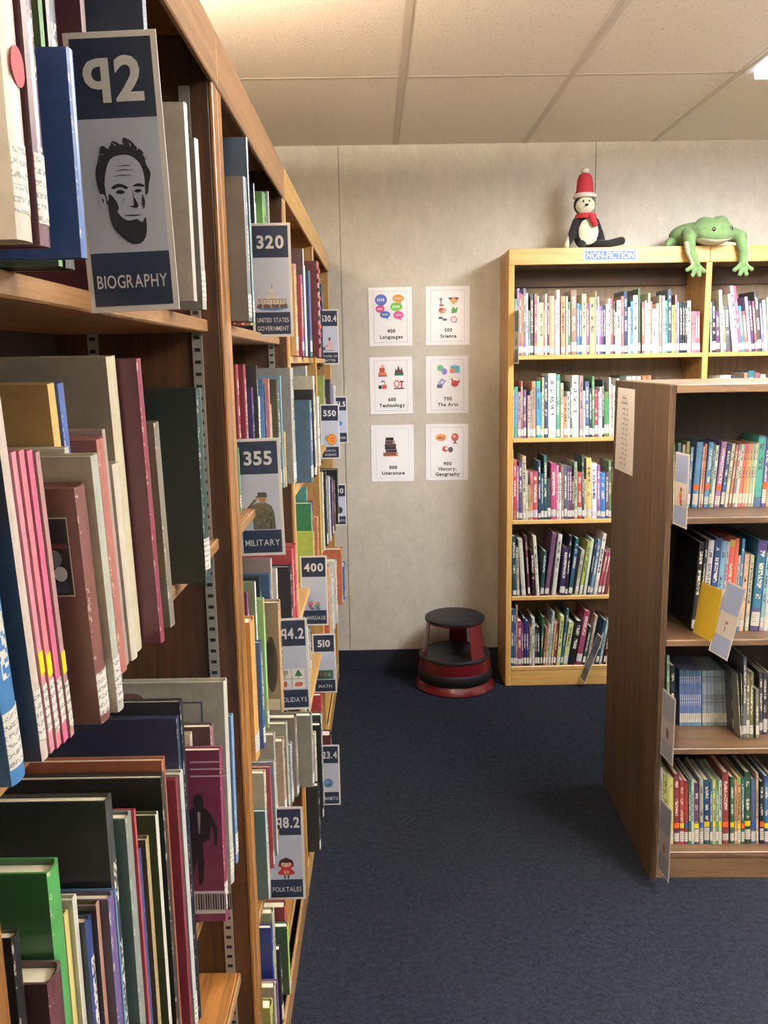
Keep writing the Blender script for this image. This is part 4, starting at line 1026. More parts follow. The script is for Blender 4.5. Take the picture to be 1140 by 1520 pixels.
# ------------------------------------------------------------------ flat print helpers (local x right, z up, facing -y)
def pm(c): return mat('ink_'+c, c, .5, .03, coat=.2)
def ell(cx, cz, rx, rz, n=20, a0=0, a1=360):
    return [(cx+rx*math.cos(R(a0+(a1-a0)*k/n)), cz+rz*math.sin(R(a0+(a1-a0)*k/n))) for k in range(n+(0 if a1-a0 == 360 else 1))]
def rect(x0, z0, x1, z1): return [(x0, z0), (x1, z0), (x1, z1), (x0, z1)]
def picture(name, shapes, parent, y=-.0012, s=1.0, ox=0, oz=0):
    bm = bmesh.new(); ms = []; 
    for k, (c, poly) in enumerate(shapes):
        m = pm(c)
        if m not in ms: ms.append(m)
        vs = [bm.verts.new((ox+px*s, y-.00006*k, oz+pz*s)) for px, pz in poly]
        f = bm.faces.new(vs); f.material_index = ms.index(m); f.normal_update()
        if f.normal.y > 0: f.normal_flip()
    bmesh.ops.triangulate(bm, faces=bm.faces[:])
    me = bpy.data.meshes.new(name); bm.to_mesh(me); bm.free(); return new_obj(name, me, parent, ms)
FONT_CACHE = {}
def text_mesh(s, bold=0.0):
    k = (s, bold)
    if k not in FONT_CACHE:
        cu = bpy.data.curves.new('t', 'FONT'); cu.body = s; cu.size = 1; cu.offset = bold; cu.resolution_u = 3
        o = bpy.data.objects.new('t', cu); COL.objects.link(o)
        bpy.context.view_layer.update()
        me = bpy.data.meshes.new_from_object(o.evaluated_get(bpy.context.evaluated_depsgraph_get()))
        bpy.data.objects.remove(o)
        P = [tuple(v.co) for v in me.vertices]; F = [tuple(p.vertices) for p in me.polygons]
        xs = [p[0] for p in P] or [0]; FONT_CACHE[k] = (P, F, min(xs), max(xs)); bpy.data.meshes.remove(me)
    return FONT_CACHE[k]
def lettering(name, s, cx, cz, size, col, parent, y=-.0016, bold=.015, maxw=None, sx=1.0, qnine=False, space=1.0):
    """centred line of text; qnine draws the 9 with a straight stem"""
    V, F = [], []; x = 0
    for ch in s:
        if ch == ' ': x += .32*space; continue
        up_ = 0; sc = 1.0; g = ch
        if ch == '9' and qnine: g = 'q'; up_ = .215; sc = .98
        P, Fs, a, b = text_mesh(g, bold); o = len(V)
        for p in P: V.append([x+(p[0]-a)*sc, p[1]*sc+up_]); 
        F += [tuple(i+o for i in f) for f in Fs]; x += (b-a)*sc+.085*space
    W = x-.085*space; k = size
    kx = k*sx
    if maxw and W*kx > maxw: kx = maxw/W
    verts = [(cx+(v[0]-W/2)*kx, y, cz+(v[1]-.34)*k) for v in V]
    me = bpy.data.meshes.new(name); me.from_pydata(verts, [], F); me.update()
    bm = bmesh.new(); bm.from_mesh(me)
    for f in bm.faces:
        f.normal_update()
        if f.normal.y > 0: f.normal_flip()
    bm.to_mesh(me); bm.free()
    return new_obj(name, me, parent, (pm(col),))

# ------------------------------------------------------------------ shelf signs
NAVY, PALE, WHT = '1d2a42', 'c3cbdf', 'eeecea'
M_SHEET = mat('laminated_sheet', 'e6e3e0', .35, .03, coat=.5)
def sign(label, loc, w, h, rot, number, caps, art, tilt=0, numsize=.42, header=NAVY, mid=PALE, foot=NAVY, hh=.27, fh=.185):
    t = thing('shelf_sign', label, 'sign', loc, rot, 'subject signs clipped to the shelves'); t.rotation_euler = (0, R(tilt), rot)
    box('sheet', -w/2, w/2, -.0006, .0006, 0, h, M_SHEET, t, bev=.0003)
    m = .065*w
    picture('picture_field', [(mid, rect(-w/2+m, h*(fh+.035), w/2-m, h*(1-hh-.03)))], t, -.0008)
    picture('header', [(header, rect(-w/2+m, h*(1-hh-.03), w/2-m, h-m))], t, -.0009)
    picture('footer', [(foot, rect(-w/2+m, m, w/2-m, h*(fh+.035)))], t, -.0009)
    if number: lettering('number', number, 0, h*(1-hh/2-.03), w*numsize, 'dcdcdc', t, -.0014, .03, maxw=w*.8, qnine=True)
    n = len(caps)
    for i, c in enumerate(caps):
        zc = h*(fh/2+.02) + (0 if n == 1 else (.5-i)*h*.075)
        lettering('caption', c, 0, zc, w*.2 if n == 1 else w*.155, 'd8d8da', t, -.0014, .008, maxw=w*.78, space=1.3)
    if art: picture('picture', art, t, -.0012, w, 0, h*(fh+.035))
    return t
def sm(poly, n=5):
    """round a polygon into a closed smooth outline"""
    out = []; N = len(poly)
    for i in range(N):
        p0, p1, p2, p3 = poly[i-1], poly[i], poly[(i+1) % N], poly[(i+2) % N]
        for k in range(n):
            t = k/n
            out.append(tuple(.5*((2*p1[j])+(-p0[j]+p2[j])*t+(2*p0[j]-5*p1[j]+4*p2[j]-p3[j])*t*t+(-p0[j]+3*p1[j]-3*p2[j]+p3[j])*t**3) for j in (0, 1)))
    return out
def man():   # bearded man's head in engraving style, sizes in sheet widths
    K, P = '24262e', 'c3cbdf'
    s = [(K, sm([(-.20, .52), (-.27, .66), (-.29, .84), (-.24, 1.00), (-.20, 1.12), (-.12, 1.10), (-.07, 1.17), (.02, 1.13), (.05, 1.20), (.13, 1.16), (.18, 1.10), (.25, 1.04), (.27, .92), (.31, .82), (.28, .70), (.25, .60), (.10, .56), (-.08, .52)])),
         (P, sm([(-.15, .42), (-.19, .56), (-.20, .74), (-.16, .90), (-.10, .99), (.0, 1.02), (.10, 1.01), (.19, .94), (.235, .82), (.235, .66), (.22, .50), (.18, .36), (.06, .28), (-.07, .32)])),
         (K, sm([(-.18, .40), (-.15, .27), (-.07, .17), (.04, .09), (.15, .10), (.21, .20), (.215, .36), (.17, .31), (.12, .345), (.03, .335), (-.03, .36), (-.09, .43), (-.13, .52), (-.18, .56)])),
         (P, sm([(-.02, .375), (.06, .36), (.14, .365), (.18, .385), (.16, .41), (.08, .40), (.02, .405)])), (K, sm([(-.03, .39), (.07, .378), (.18, .388), (.08, .395)])),
         (K, sm([(-.13, .69), (-.05, .725), (.045, .69), (.03, .665), (-.04, .69), (-.11, .67)])), (K, sm([(.10, .69), (.16, .72), (.23, .70), (.22, .68), (.16, .69)])),
         (K, sm([(-.09, .635), (-.04, .66), (.015, .635), (-.03, .615)])), (K, sm([(.115, .64), (.155, .66), (.20, .642), (.16, .622)])),
         (K, sm([(.095, .66), (.11, .58), (.145, .50), (.13, .465), (.07, .475), (.055, .49), (.10, .50)])), (K, sm([(.00, .57), (-.03, .50), (-.05, .44), (-.03, .50), (-.01, .56)])),
         (K, sm([(-.155, .62), (-.10, .56), (-.07, .48), (-.09, .44), (-.14, .50), (-.17, .58)])), (K, sm([(.205, .60), (.19, .52), (.205, .45), (.225, .52)])),
         (K, sm([(-.10, .80), (.0, .815), (.12, .805), (.0, .805)])), (K, sm([(-.08, .85), (.02, .87), (.14, .855), (.02, .86)])), (K, sm([(-.05, .90), (.04, .915), (.12, .905), (.04, .905)])),
         (P, sm([(-.27, .60), (-.22, .62), (-.20, .54), (-.23, .48), (-.26, .52)])), (K, sm([(-.245, .58), (-.225, .56), (-.235, .52)]))]
    random.seed(21)
    for k in range(16):
        a = R(25+130*k/15); r0 = .42; x = .02+.27*math.cos(a); z = .84+.28*math.sin(a)
        s.append((P if k % 2 else K, [(x, z), (x+.05*math.cos(a+.6), z+.05*math.sin(a+.6)), (x+.012, z+.006)]))
    return s
def capitol():
    s = [('5a7ea8', ell(0, .12, .40, .08)), ('c9c3bb', rect(-.36, .15, .36, .30)), ('d8d4cc', rect(-.16, .15, .16, .40)), ('d0ccc4', rect(-.07, .40, .07, .48)),
         ('d8d4ce', ell(0, .48, .08, .10, 12, 0, 180)), ('6a6660', rect(-.008, .56, .008, .70)), ('8a8078', rect(-.36, .30, .36, .32))]
    for k in range(14): s.append((['7a4438', '3c4a3c', 'a8907c', '54443c'][k % 4], ell(-.34+.052*k, .15+.012*math.sin(k*2.1), .035, .05, 8)))
    for k in range(9): s.append(('7c7870', rect(-.32+.08*k, .22, -.30+.08*k, .29)))
    return s
def soldier():
    s = [('5d5a4c', [(-.18, .02), (-.19, .45), (-.10, .62), (.08, .64), (.24, .56), (.30, .40), (.32, .02)]), ('5d5a4c', [(-.10, .62), (-.32, .50), (-.37, .44), (-.30, .38), (-.10, .46)]),
         ('4a483c', [(-.37, .44), (-.33, .40), (-.08, .68), (-.12, .72)]), ('b08a74', [(-.12, .70), (-.04, .78), (-.02, .75), (-.09, .67)]), ('a8806a', ell(.05, .72, .085, .11, 14)),
         ('45443a', [(-.06, .76), (-.05, .86), (.14, .86), (.16, .76)]), ('383830', rect(-.10, .75, .16, .775)), ('33342c', [(.20, .02), (.22, .40), (.24, .40), (.23, .02)])]
    random.seed(3)
    for k in range(26): s.append((['3c3a30', '7d7764', '4c4a3e'][k % 3], ell(-.14+.42*random.random(), .06+.46*random.random(), .022, .03, 6)))
    return s
def speech(cols, sc=1, ox=0, oz=0):
    pos = [(-.18, .30, .12, .09), (.16, .32, .11, .06), (-.20, .16, .09, .06), (.12, .19, .12, .07), (-.10, .07, .10, .055), (.16, .06, .10, .06)]
    s = []
    for (x, z, a, b), c in zip(pos, cols):
        s.append((c, [(ox+sc*p, oz+sc*q) for p, q in ell(x, z, a, b, 16)])); s.append((c, [(ox+sc*p, oz+sc*q) for p, q in ((x-.02, z-b*.7), (x+.04, z-b*.8), (x+.06, z-b*1.5))]))
        for j in range(4): s.append(('f4f0f0', [(ox+sc*p, oz+sc*q) for p, q in rect(x-a*.6+j*a*.32, z-b*.25, x-a*.45+j*a*.32, z+b*.25)]))
    return s
def planet():
    return [('4a7ab0', ell(0, .40, .20, .20, 24)), ('7aa6cc', ell(-.05, .45, .10, .06, 14)), ('34598c', ell(.06, .33, .10, .05, 14)), ('8a96b0', [(-.32, .36), (-.30, .34), (.32, .44), (.33, .46)])]
def earthcut():
    return [('9ac0d8', ell(0, .38, .34, .34, 28)), ('7a9a70', ell(-.16, .46, .12, .14, 12)), ('d87838', ell(.08, .38, .26, .30, 24)), ('e8a040', ell(.10, .38, .20, .24, 20)), ('d84c30', ell(.12, .38, .11, .13, 16)), ('f0d060', ell(.12, .38, .05, .06, 12))]
def girl():
    return [('c03038', [(-.22, .40), (-.18, .56), (0, .66), (.18, .56), (.22, .40), (.12, .34), (-.12, .34)]), ('3a2420', ell(0, .50, .19, .13, 20)), ('e8c4a8', ell(0, .46, .14, .09, 18)), ('3a2420', ell(0, .535, .15, .04, 14)),
            ('c03038', [(-.10, .36), (-.24, .20), (-.18, .14), (.18, .14), (.24, .20), (.10, .36)]), ('e0a890', ell(0, .22, .07, .07, 12)), ('8c2028', rect(-.012, .14, .012, .34)), ('2c2428', rect(-.07, .02, -.03, .14)), ('2c2428', rect(.03, .02, .07, .14)),
            ('3a2420', ell(-.06, .46, .018, .012, 8)), ('3a2420', ell(.06, .46, .018, .012, 8))]
def holiday():
    s = [('f0eeee', rect(-.36, .03, .36, .62)), ('2c3038', rect(-.005, .03, .005, .62)), ('2c3038', rect(-.36, .32, .36, .33)), ('2a5c40', [(.08, .40), (.30, .40), (.19, .58)]), ('2a5c40', [(.11, .47), (.27, .47), (.19, .60)]), ('6a4030', rect(.18, .35, .20, .40)),
         ('c86850', ell(.19, .16, .11, .07)), ('c86850', [(.08, .12), (.12, .18), (.10, .08)]), ('b05840', ell(.28, .19, .03, .03)), ('30343c', rect(-.20, .36, -.18, .58)), ('c86850', ell(-.18, .17, .05, .09))]
    for k in range(5): s.append(('30343c', rect(-.28+.04*k, .44, -.265+.04*k, .58)))
    return s
def board():
    return [('6a4a34', rect(-.34, .04, .36, .44)), ('2a5a48', rect(-.32, .06, .34, .42)), ('b84c40', rect(-.26, .20, -.10, .23)), ('b84c40', rect(-.26, .28, -.10, .31)), ('b84c40', rect(-.13, .20, -.10, .34)), ('c86050', ell(.02, .26, .05, .07)), ('2a5a48', ell(.02, .26, .03, .05)), ('a8c0b0', rect(.12, .18, .28, .20)), ('a8c0b0', rect(.12, .26, .24, .28))]
def lab():
    return [('6c4438', ell(.02, .66, .055, .07)), ('3a2c2c', ell(.02, .71, .06, .04)), ('d8b8bc', [(-.10, .12), (-.08, .52), (.02, .60), (.14, .52), (.22, .30), (.18, .12)]), ('a88c90', [(-.10, .40), (-.26, .30), (-.24, .24), (-.06, .32)]), ('4c4850', ell(-.26, .20, .06, .08)), ('8890a8', rect(-.30, .08, .26, .12))]
def cloud():
    return [('3a80cc', ell(0, .56, .18, .16, 20)), ('7ab0e0', ell(-.10, .50, .12, .08)), ('88b4dc', rect(-.15, .20, -.13, .30)), ('88b4dc', rect(-.02, .16, 0, .26)), ('88b4dc', rect(.10, .20, .12, .30))]
def plant():
    return [('3c4c40', ell(.02, .40, .26, .20, 18)), ('2c382e', ell(.10, .34, .16, .16, 14)), ('4c3c34', rect(-.02, .06, .04, .30)), ('4c5c48', ell(-.12, .46, .12, .10, 12))]
def sgn(label, xr, y, z0, z1, number, caps, art, w=.086, rot=0, tilt=0, **kw):
    h = z1-z0; return sign(label, (xr-w/2, y, z0), w, h, rot, number, caps, art, tilt, **kw)
sgn('large biography sign numbered 92 with a bearded man portrait', -.182, .828, 1.630, 1.875, '92', ['BIOGRAPHY'], man(), w=.084, numsize=.62, tilt=-1.8)
sgn('sign numbered 320 for United States government with domed building', -.178, 1.952, 1.640, 1.885, '320', ['UNITED STATES', 'GOVERNMENT'], capitol(), w=.090)
sgn('sign numbered 355 for military with a saluting soldier', -.192, 1.749, 1.184, 1.430, '355', ['MILITARY'], soldier(), w=.093, tilt=-1)
sgn('sign numbered 400 with coloured speech bubbles beside the lime yellow book', -.170, 2.809, .696, .941, '400', ['LANGUAGE'], speech(['c84038', 'e07850', 'b03c4c', '3c7a50', '3a5a98', '3858a0'], .8, 0, .02), w=.092)
sgn('sign numbered 394.2 for holidays partly behind a tan book', -.177, 2.081, .700, .945, '394.2', ['HOLIDAYS'], holiday(), w=.092, tilt=-1)
sgn('sign numbered 510 for math with a green chalkboard', -.169, 3.222, .287, .532, '510', ['MATH'], board(), w=.092, tilt=-.5)
sgn('sign numbered 550 for earth science with a globe cutaway', -.158, 3.833, 1.156, 1.401, '550', ['EARTH', 'SCIENCE'], earthcut(), w=.086)
sgn('sign numbered 530.4 for states of matter below the top shelf', -.155, 3.933, 1.576, 1.820, '530.4', ['STATES OF', 'MATTER'], lab(), w=.088)
sgn('narrow sign ending 1.5 behind the 550 sign', -.130, 4.12, 1.200, 1.424, '551.5', ['WEATHER'], cloud(), w=.082)
sgn('sign ending in 0 with a dark plant picture by the back wall', -.146, 4.12, .795, 1.0, '580', ['PLANTS'], plant(), w=.080)
sgn('sign numbered 523.4 for planets hanging low near the carpet', -.148, 2.857, .004, .236, '523.4', ['PLANETS'], planet(), w=.086)
sgn('sign numbered 398.2 for folktales with a girl in a red hood', -.191, 1.905, .280, .526, '398.2', ['FOLKTALES'], girl(), w=.090)
LB = '9fb0dc'
def rsign(label, a, y0, z0, w, h, tilt, shapes, mid='e4e0e0', cols=(LB, LB)):
    t = sign(label, (a, y0, z0), w, h, -math.pi/2, '', [], shapes, 0, header=cols[0], mid=mid, foot=cols[1], hh=.37, fh=.24)
    t.rotation_euler = (Matrix.Rotation(R(tilt), 3, 'Y') @ Matrix.Rotation(R(-76 if tilt == 12 else -85), 3, 'Z')).to_euler()
    return t
rsign('pale blue and white shelf marker on top shelf of the dark brown bookcase', .842, 2.312, 1.117, .085, .205, 0, [('d88040', ell(0, .34, .10, .14)), ('c05048', ell(.03, .16, .08, .10)), ('8a5040', ell(.02, .56, .08, .08)), ('40508c', ell(.08, .06, .07, .03))])
rsign('tilted pale blue and white shelf marker leaning beside the yellow divider', .9675, 2.312, .739, .085, .212, 12, [('6a6068', ell(0, .25, .02, .12)), ('b06058', ell(.02, .48, .06, .06))])
rsign('grey shelf marker on third shelf of the dark brown bookcase', .836, 2.318, .420, .085, .205, 0, [('5c4c50', ell(0, .30, .10, .2))], mid='b8b4b8', cols=('9ca2b4', '9ca2b4'))
rsign('grey shelf marker hanging near the floor of the dark brown bookcase', .842, 2.322, .048, .08, .23, 0, [('7c5a48', ell(0, .30, .08, .2))], mid='aca8b0', cols=('8c92a8', '8c92a8'))
# signs of the tall light bookcase
t = rsign('grey green shelf marker at left stile of the light oak top shelf', .652, 3.935, 1.565, .08, .24, 0, [('5a7078', ell(0, .40, .2, .2))], mid='b4bcc0', cols=('50646c', '50646c'))
t = rsign('tilted grey shelf marker leaning on bottom shelf of the light oak bookcase', .985, 3.916, .045, .075, .24, 20, [('7c8488', ell(0, .34, .2, .1))], mid='6c7478', cols=('4c5458', '3c4448'))
# yellow divider card
M_YEL = mat('yellow_card', 'd8b83c', .4, .04, coat=.3)
t = thing('divider_card', 'plain yellow card sticking out between books on the dark bookcase', 'card', (.952, 2.40, .767), 0)
t.rotation_euler = (Matrix.Rotation(R(7), 3, 'Y') @ Matrix.Rotation(R(-76), 3, 'Z')).to_euler()
box('card_sheet', -.04, .058, -.0008, .0008, .0, .158, M_YEL, t, bev=.0003)
# blank paper list on the end panel of the dark bookcase
pp = thing('paper_list', 'white paper strip with handwritten marks taped to dark end panel', 'notice', (XD, YD, 0), RD-math.pi/2)
# local x points toward the viewer side, local -y faces the aisle
sh = [(-.5765, 1.2023), (-.3491, 1.2039), (-.3523, 1.4822), (-.5642, 1.4826)]
bm = bmesh.new(); F0 = [bm.verts.new((x, -.0012, z)) for x, z in sh]; B0 = [bm.verts.new((x, -.0002, z)) for x, z in sh]
bm.faces.new(F0); bm.faces.new(B0[::-1])
for k in range(4): bm.faces.new((F0[k], B0[k], B0[(k+1) % 4], F0[(k+1) % 4]))
bmesh.ops.recalc_face_normals(bm, faces=bm.faces[:])
me = bpy.data.meshes.new('sheet'); bm.to_mesh(me); bm.free(); new_obj('sheet', me, pp, (mat('paper', 'e8e4e2', .7, .03),))
random.seed(11); L = []
for r_ in range(2):
    for k in range(5 if r_ else 3):
        x = -.47+(k-(2 if r_ else 1))*.017; z = 1.452-.016*r_
        L.append(('3c3c44', rect(x-.006, z-.004, x+.006, z-.001))); L.append(('3c3c44', rect(x-.005, z-.005, x-.002, z+.005)))
for k in range(12):
    z = 1.415-k*.0165; x = -.455+random.uniform(-.012, .012)
    L.append(('50505c', rect(x-.035, z-.001, x-.006, z+.001))); L.append(('50505c', rect(x-.008, z-.006, x-.005, z+.004)))
    L.append(('50505c', rect(x+.012, z-.002, x+.034, z+0))); L.append(('50505c', rect(x+.03, z-.006, x+.033, z+.002)))
picture('handwriting', L, pp, -.0016)

# ------------------------------------------------------------------ posters on the back wall
M_POST = mat('poster_paper', 'f4f1f2', .45, .015, coat=.25)
def poster(cx, z0, w, h, lines, shapes, label, rotd=0, border='4a4e5c'):
    t = thing('poster', label, 'poster', (cx, YW-.001, z0), 0, 'six subject posters on the back wall'); t.rotation_euler = (0, R(rotd), 0)
    box('sheet', -w/2, w/2, -.0012, 0, 0, h, M_POST, t, bev=.0003)
    m = .024; q = .0011
    L = []
    n = 22; 
    for k in range(n):   # dashed border
        a = -w/2+m+(w-2*m)*k/n; L += [(border, rect(a, m*.7, a+(w-2*m)/n*.62, m*.7+q)), (border, rect(a, h-m*.7-q, a+(w-2*m)/n*.62, h-m*.7))]
        a = m*.7+(h-1.4*m)*k/n; L += [(border, rect(-w/2+m, a, -w/2+m+q, a+(h-1.4*m)/n*.62)), (border, rect(w/2-m-q, a, w/2-m, a+(h-1.4*m)/n*.62))]
    picture('border', L, t, -.0014)
    picture('picture', shapes, t, -.0016)
    z = .084 if len(lines) == 3 else .072
    for k, s in enumerate(lines): lettering('lettering', s, .003, z-.0285*k*(.92 if len(lines) == 3 else 1), .0235, '26262c', t, -.0022, .03, maxw=w*.66)
    return t
def sc(sh, k, ox, oz): return [(c, [(ox+p*k, oz+q*k) for p, q in P]) for c, P in sh]
lang = sc(speech(['3c5cb0', 'e08a30', 'c8408c', '6cb84c', '3c64b0', 'd84c98']), .19, 0, .135)
lang = [(c, [(x*1.3, (z-.17)*1.6+.185) for x, z in P]) for c, P in lang]
def icons(spec): return [x for s in spec for x in s]
sci = icons([[('8a6a58', rect(-.036, .185, -.030, .225)), ('8a6a58', ell(-.03, .19, .012, .006)), ('5a5a66', rect(-.04, .215, -.026, .222))],
             [('e0a070', ell(.03, .215, .02, .014)), ('4a4a58', ell(.045, .222, .009, .005)), ('4a4a58', ell(.012, .222, .009, .005)), ('d0b060', ell(.028, .2, .008, .008))],
             [('c87868', ell(-.026, .165, .020, .014)), ('8a4a48', ell(-.034, .17, .008, .008)), ('e0b0a0', ell(-.016, .16, .008, .008))],
             [('4a9a4c', [(.018, .168), (.03, .185), (.034, .172), (.05, .182), (.044, .155), (.02, .150)])],
             [('2c5048', ell(-.034, .130, .012, .006)), ('2c5048', ell(-.014, .122, .012, .006)), ('98a0a8', rect(-.032, .104, -.030, .120))],
             [('c8a8b0', ell(.03, .122, .018, .016)), ('ece4e8', ell(.03, .122, .010, .009)), ('a8b0c8', ell(.038, .11, .006, .006))]])
tech = icons([[('d8704c', rect(-.062, .19, -.022, .205)), ('b84c38', rect(-.056, .205, -.030, .228)), ('e8b088', ell(-.04, .235, .008, .008)), ('5a3a34', rect(-.062, .185, -.018, .19))],
              [('2c6450', rect(.018, .188, .062, .202)), ('5a2c38', [(.020, .202), (.024, .225), (.030, .212), (.038, .238), (.046, .212), (.054, .228), (.060, .202)])],
              [('2c2c38', rect(-.062, .125, -.046, .142)), ('c8584c', rect(-.044, .125, -.022, .145)), ('4a5878', [(-.052, .158), (-.042, .168), (-.032, .158)]), ('b07060', rect(-.034, .145, -.030, .165))],
              [('d8483c', ell(.028, .148, .014, .018)), ('f4f1f2', ell(.028, .148, .009, .012)), ('2c2420', rect(.042, .155, .062, .162)), ('d8483c', rect(.048, .128, .056, .155)), ('3a3434', rect(.014, .122, .064, .128))]])
arts = icons([[('6cb07c', ell(-.034, .222, .016, .016)), ('4c8a60', ell(-.038, .225, .004, .003)), ('8c8cd0', ell(-.014, .205, .014, .016)), ('5c5ca8', ell(-.012, .2, .006, .003))],
              [('4ca8bc', rect(.016, .198, .062, .232)), ('e07858', ell(.026, .208, .014, .013)), ('8accd8', rect(.028, .228, .046, .238))],
              [('8c98c0', [(-.046, .150), (-.028, .172), (-.004, .158), (-.022, .138)]), ('3c4478', rect(-.05, .125, -.024, .142)), ('cdd4ec', [(-.036, .150), (-.026, .162), (-.014, .155), (-.024, .144)])],
              [('b83c3c', ell(.038, .145, .018, .016)), ('b83c3c', [(.018, .170), (.024, .172), (.036, .150), (.028, .145)]), ('b83c3c', [(.044, .150), (.06, .166), (.062, .152), (.052, .14)])]])
lit = [('2c1c20', rect(-.034, .205, .006, .222)), ('5c2c34', rect(-.036, .190, .012, .204)), ('c8a890', rect(.000, .193, .012, .200)), ('241c24', rect(-.038, .162, .018, .189)), ('6a4a44', rect(-.03, .178, .010, .181)), ('8a4c3c', rect(-.046, .130, .028, .146)), ('2c2024', rect(-.034, .147, .022, .161)), ('d8b890', rect(.018, .133, .028, .143)), ('b87858', rect(-.046, .128, .028, .131))]
hist = icons([[('e0a868', ell(-.03, .215, .028, .018)), ('b85c3c', [(-.05, .208), (-.036, .224), (-.024, .214), (-.008, .226), (-.02, .204)]), ('c87848', ell(-.022, .206, .008, .006))],
              [('b85848', ell(.04, .216, .018, .020)), ('e0a890', ell(.036, .22, .008, .008)), ('7a3c34', rect(.036, .186, .044, .198)), ('7a3c34', rect(.028, .184, .052, .188))],
              [('c84848', ell(-.008, .158, .016, .014)), ('e8e0e0', ell(-.002, .16, .008, .008)), ('4c5460', ell(.018, .154, .012, .014))]])
poster(.087, 1.660, .211, .279, ['400', 'Languages'], lang, 'white poster reading 400 Languages with coloured speech bubbles', -.3)
poster(.365, 1.660, .214, .280, ['500', 'Science'], sci, 'white poster reading 500 Science with small science icons', .2)
poster(.086, 1.328, .211, .279, ['600', 'Technology'], tech, 'white poster reading 600 Technology with red and green drawings', -.5)
poster(.362, 1.327, .211, .280, ['700', 'The Arts'], arts, 'white poster reading 700 The Arts with masks and camera', 0)
poster(.086, .990, .213, .284, ['800', 'Literature'], lit, 'white poster reading 800 Literature with a stack of books', .3, 'b0b0bc')
poster(.359, .992, .213, .282, ['900', 'History,', 'Geography'], hist, 'white poster reading 900 History, Geography with a globe', .2, '6a6e80')
# non fiction label on the fascia
nl = thing('shelf_label', 'blue and white non-fiction label on top rail of the light oak bookcase', 'label', (1.0785, YL-.0054, 2.016), 0)
nl.rotation_euler = (0, R(.8), 0)
box('sheet', -.122, .122, -.0012, 0, 0, .050, mat('label_white', 'f2f2f4', .5, .02), nl, bev=.0003)
picture('letter_tiles', [('3458a4', rect(-.114, .006, .114, .044))], nl, -.0014)
lettering('lettering', 'NON-FICTION', 0, .0245, .040, 'f6f6f8', nl, -.0018, .006, maxw=.216, space=1.3)

# ------------------------------------------------------------------ step stool
def lathe(name, prof, m, parent, n=48, a0=0, a1=360, close=False):
    bm = bmesh.new(); rows = []; full = a1-a0 == 360; cnt = n if full else n+1
    for k in range(cnt):
        a = R(a0+(a1-a0)*k/n); rows.append([bm.verts.new((r*math.cos(a), r*math.sin(a), z)) for r, z in prof])
    np_ = len(prof)
    for k in range(n):
        A, B2 = rows[k], rows[(k+1) % cnt]
        for j in range(np_ if close else np_-1):
            j2 = (j+1) % np_; bm.faces.new((A[j], B2[j], B2[j2], A[j2]))
    if close and not full: bm.faces.new(rows[0]); bm.faces.new(rows[-1][::-1])
    bmesh.ops.remove_doubles(bm, verts=bm.verts[:], dist=1e-5); bmesh.ops.recalc_face_normals(bm, faces=bm.faces[:])
    me = bpy.data.meshes.new(name); bm.to_mesh(me); bm.free(); o = new_obj(name, me, parent, (m,), smooth=True)
    try: me.set_sharp_from_angle(angle=R(35))
    except Exception: pass
    return o
st = thing('step_stool', 'round red and black rolling step stool on the carpet by back wall', 'stool', (.376, 4.030, 0))
M_RED = mat('red_steel', '5e0c15', .32, .05, coat=.4); M_RUB = mat('black_rubber', '101214', .45, .15, 80, .2); M_BLK = mat('black_bumper', '0b0c0d', .5, .1)
lathe('base_skirt', [(.176, .042), (.184, .028), (.197, .010), (.198, .004), (.190, .004), (.176, .03), (.168, .042)], M_RED, st, close=True)
lathe('bumper', [(.160, .040), (.181, .042), (.184, .052), (.184, .084), (.178, .095), (.160, .095)], M_BLK, st, close=True)
lathe('red_band', [(.16, .095), (.177, .095), (.173, .156), (.16, .156)], M_RED, st, close=True)
lathe('step_pad', [(0, .164), (.12, .165), (.150, .164), (.168, .166), (.175, .162), (.176, .154), (.172, .150), (0, .150)], M_RUB, st)
for a in (188, 312, 78): lathe('leg', [(.158, .164), (.161, .164), (.136, .340), (.133, .340)], M_RED, st, 10, a-17, a+17, True)
lathe('top_pad', [(0, .352), (.11, .354), (.136, .352), (.146, .346), (.147, .336), (.141, .332), (0, .334)], M_RUB, st)
lathe('top_rim', [(.128, .331), (.142, .333), (.142, .327), (.128, .325)], M_RED, st, close=True)

# ------------------------------------------------------------------ plush toys
def blob(name, prims, m_list, parent, voxel=.005, pick=None, smooth=6):
    bm = bmesh.new()
    for p in prims:
        if p[0] == 'e':
            _, c, r = p[:3]; M = Matrix.Translation(c) @ (p[3] if len(p) > 3 else Matrix()) @ Matrix.Diagonal((*r, 1))
            bmesh.ops.create_uvsphere(bm, u_segments=20, v_segments=12, radius=1, matrix=M)
        else:
            _, pts, rad = p
            for k in range(len(pts)-1):
                A, B2 = Vector(pts[k]), Vector(pts[k+1]); n = max(2, int((B2-A).length/(min(rad[k], rad[k+1])*.35)))
                for q in range(n+1):
                    s = q/n; bmesh.ops.create_uvsphere(bm, u_segments=12, v_segments=8, radius=rad[k]*(1-s)+rad[k+1]*s, matrix=Matrix.Translation(A.lerp(B2, s)))
    me = bpy.data.meshes.new(name); bm.to_mesh(me); bm.free()
    o = bpy.data.objects.new('tmp', me); COL.objects.link(o)
    md = o.modifiers.new('r', 'REMESH'); md.mode = 'VOXEL'; md.voxel_size = voxel
    ms = o.modifiers.new('s', 'SMOOTH'); ms.iterations = smooth; ms.factor = .5
    bpy.context.view_layer.update()
    m2 = bpy.data.meshes.new_from_object(o.evaluated_get(bpy.context.evaluated_depsgraph_get()))
    bpy.data.objects.remove(o); m2.name = name
    ob = new_obj(name, m2, parent, m_list, smooth=True)
    if pick:
        for f in m2.polygons: f.material_index = pick(f.center, f.normal)
    return ob
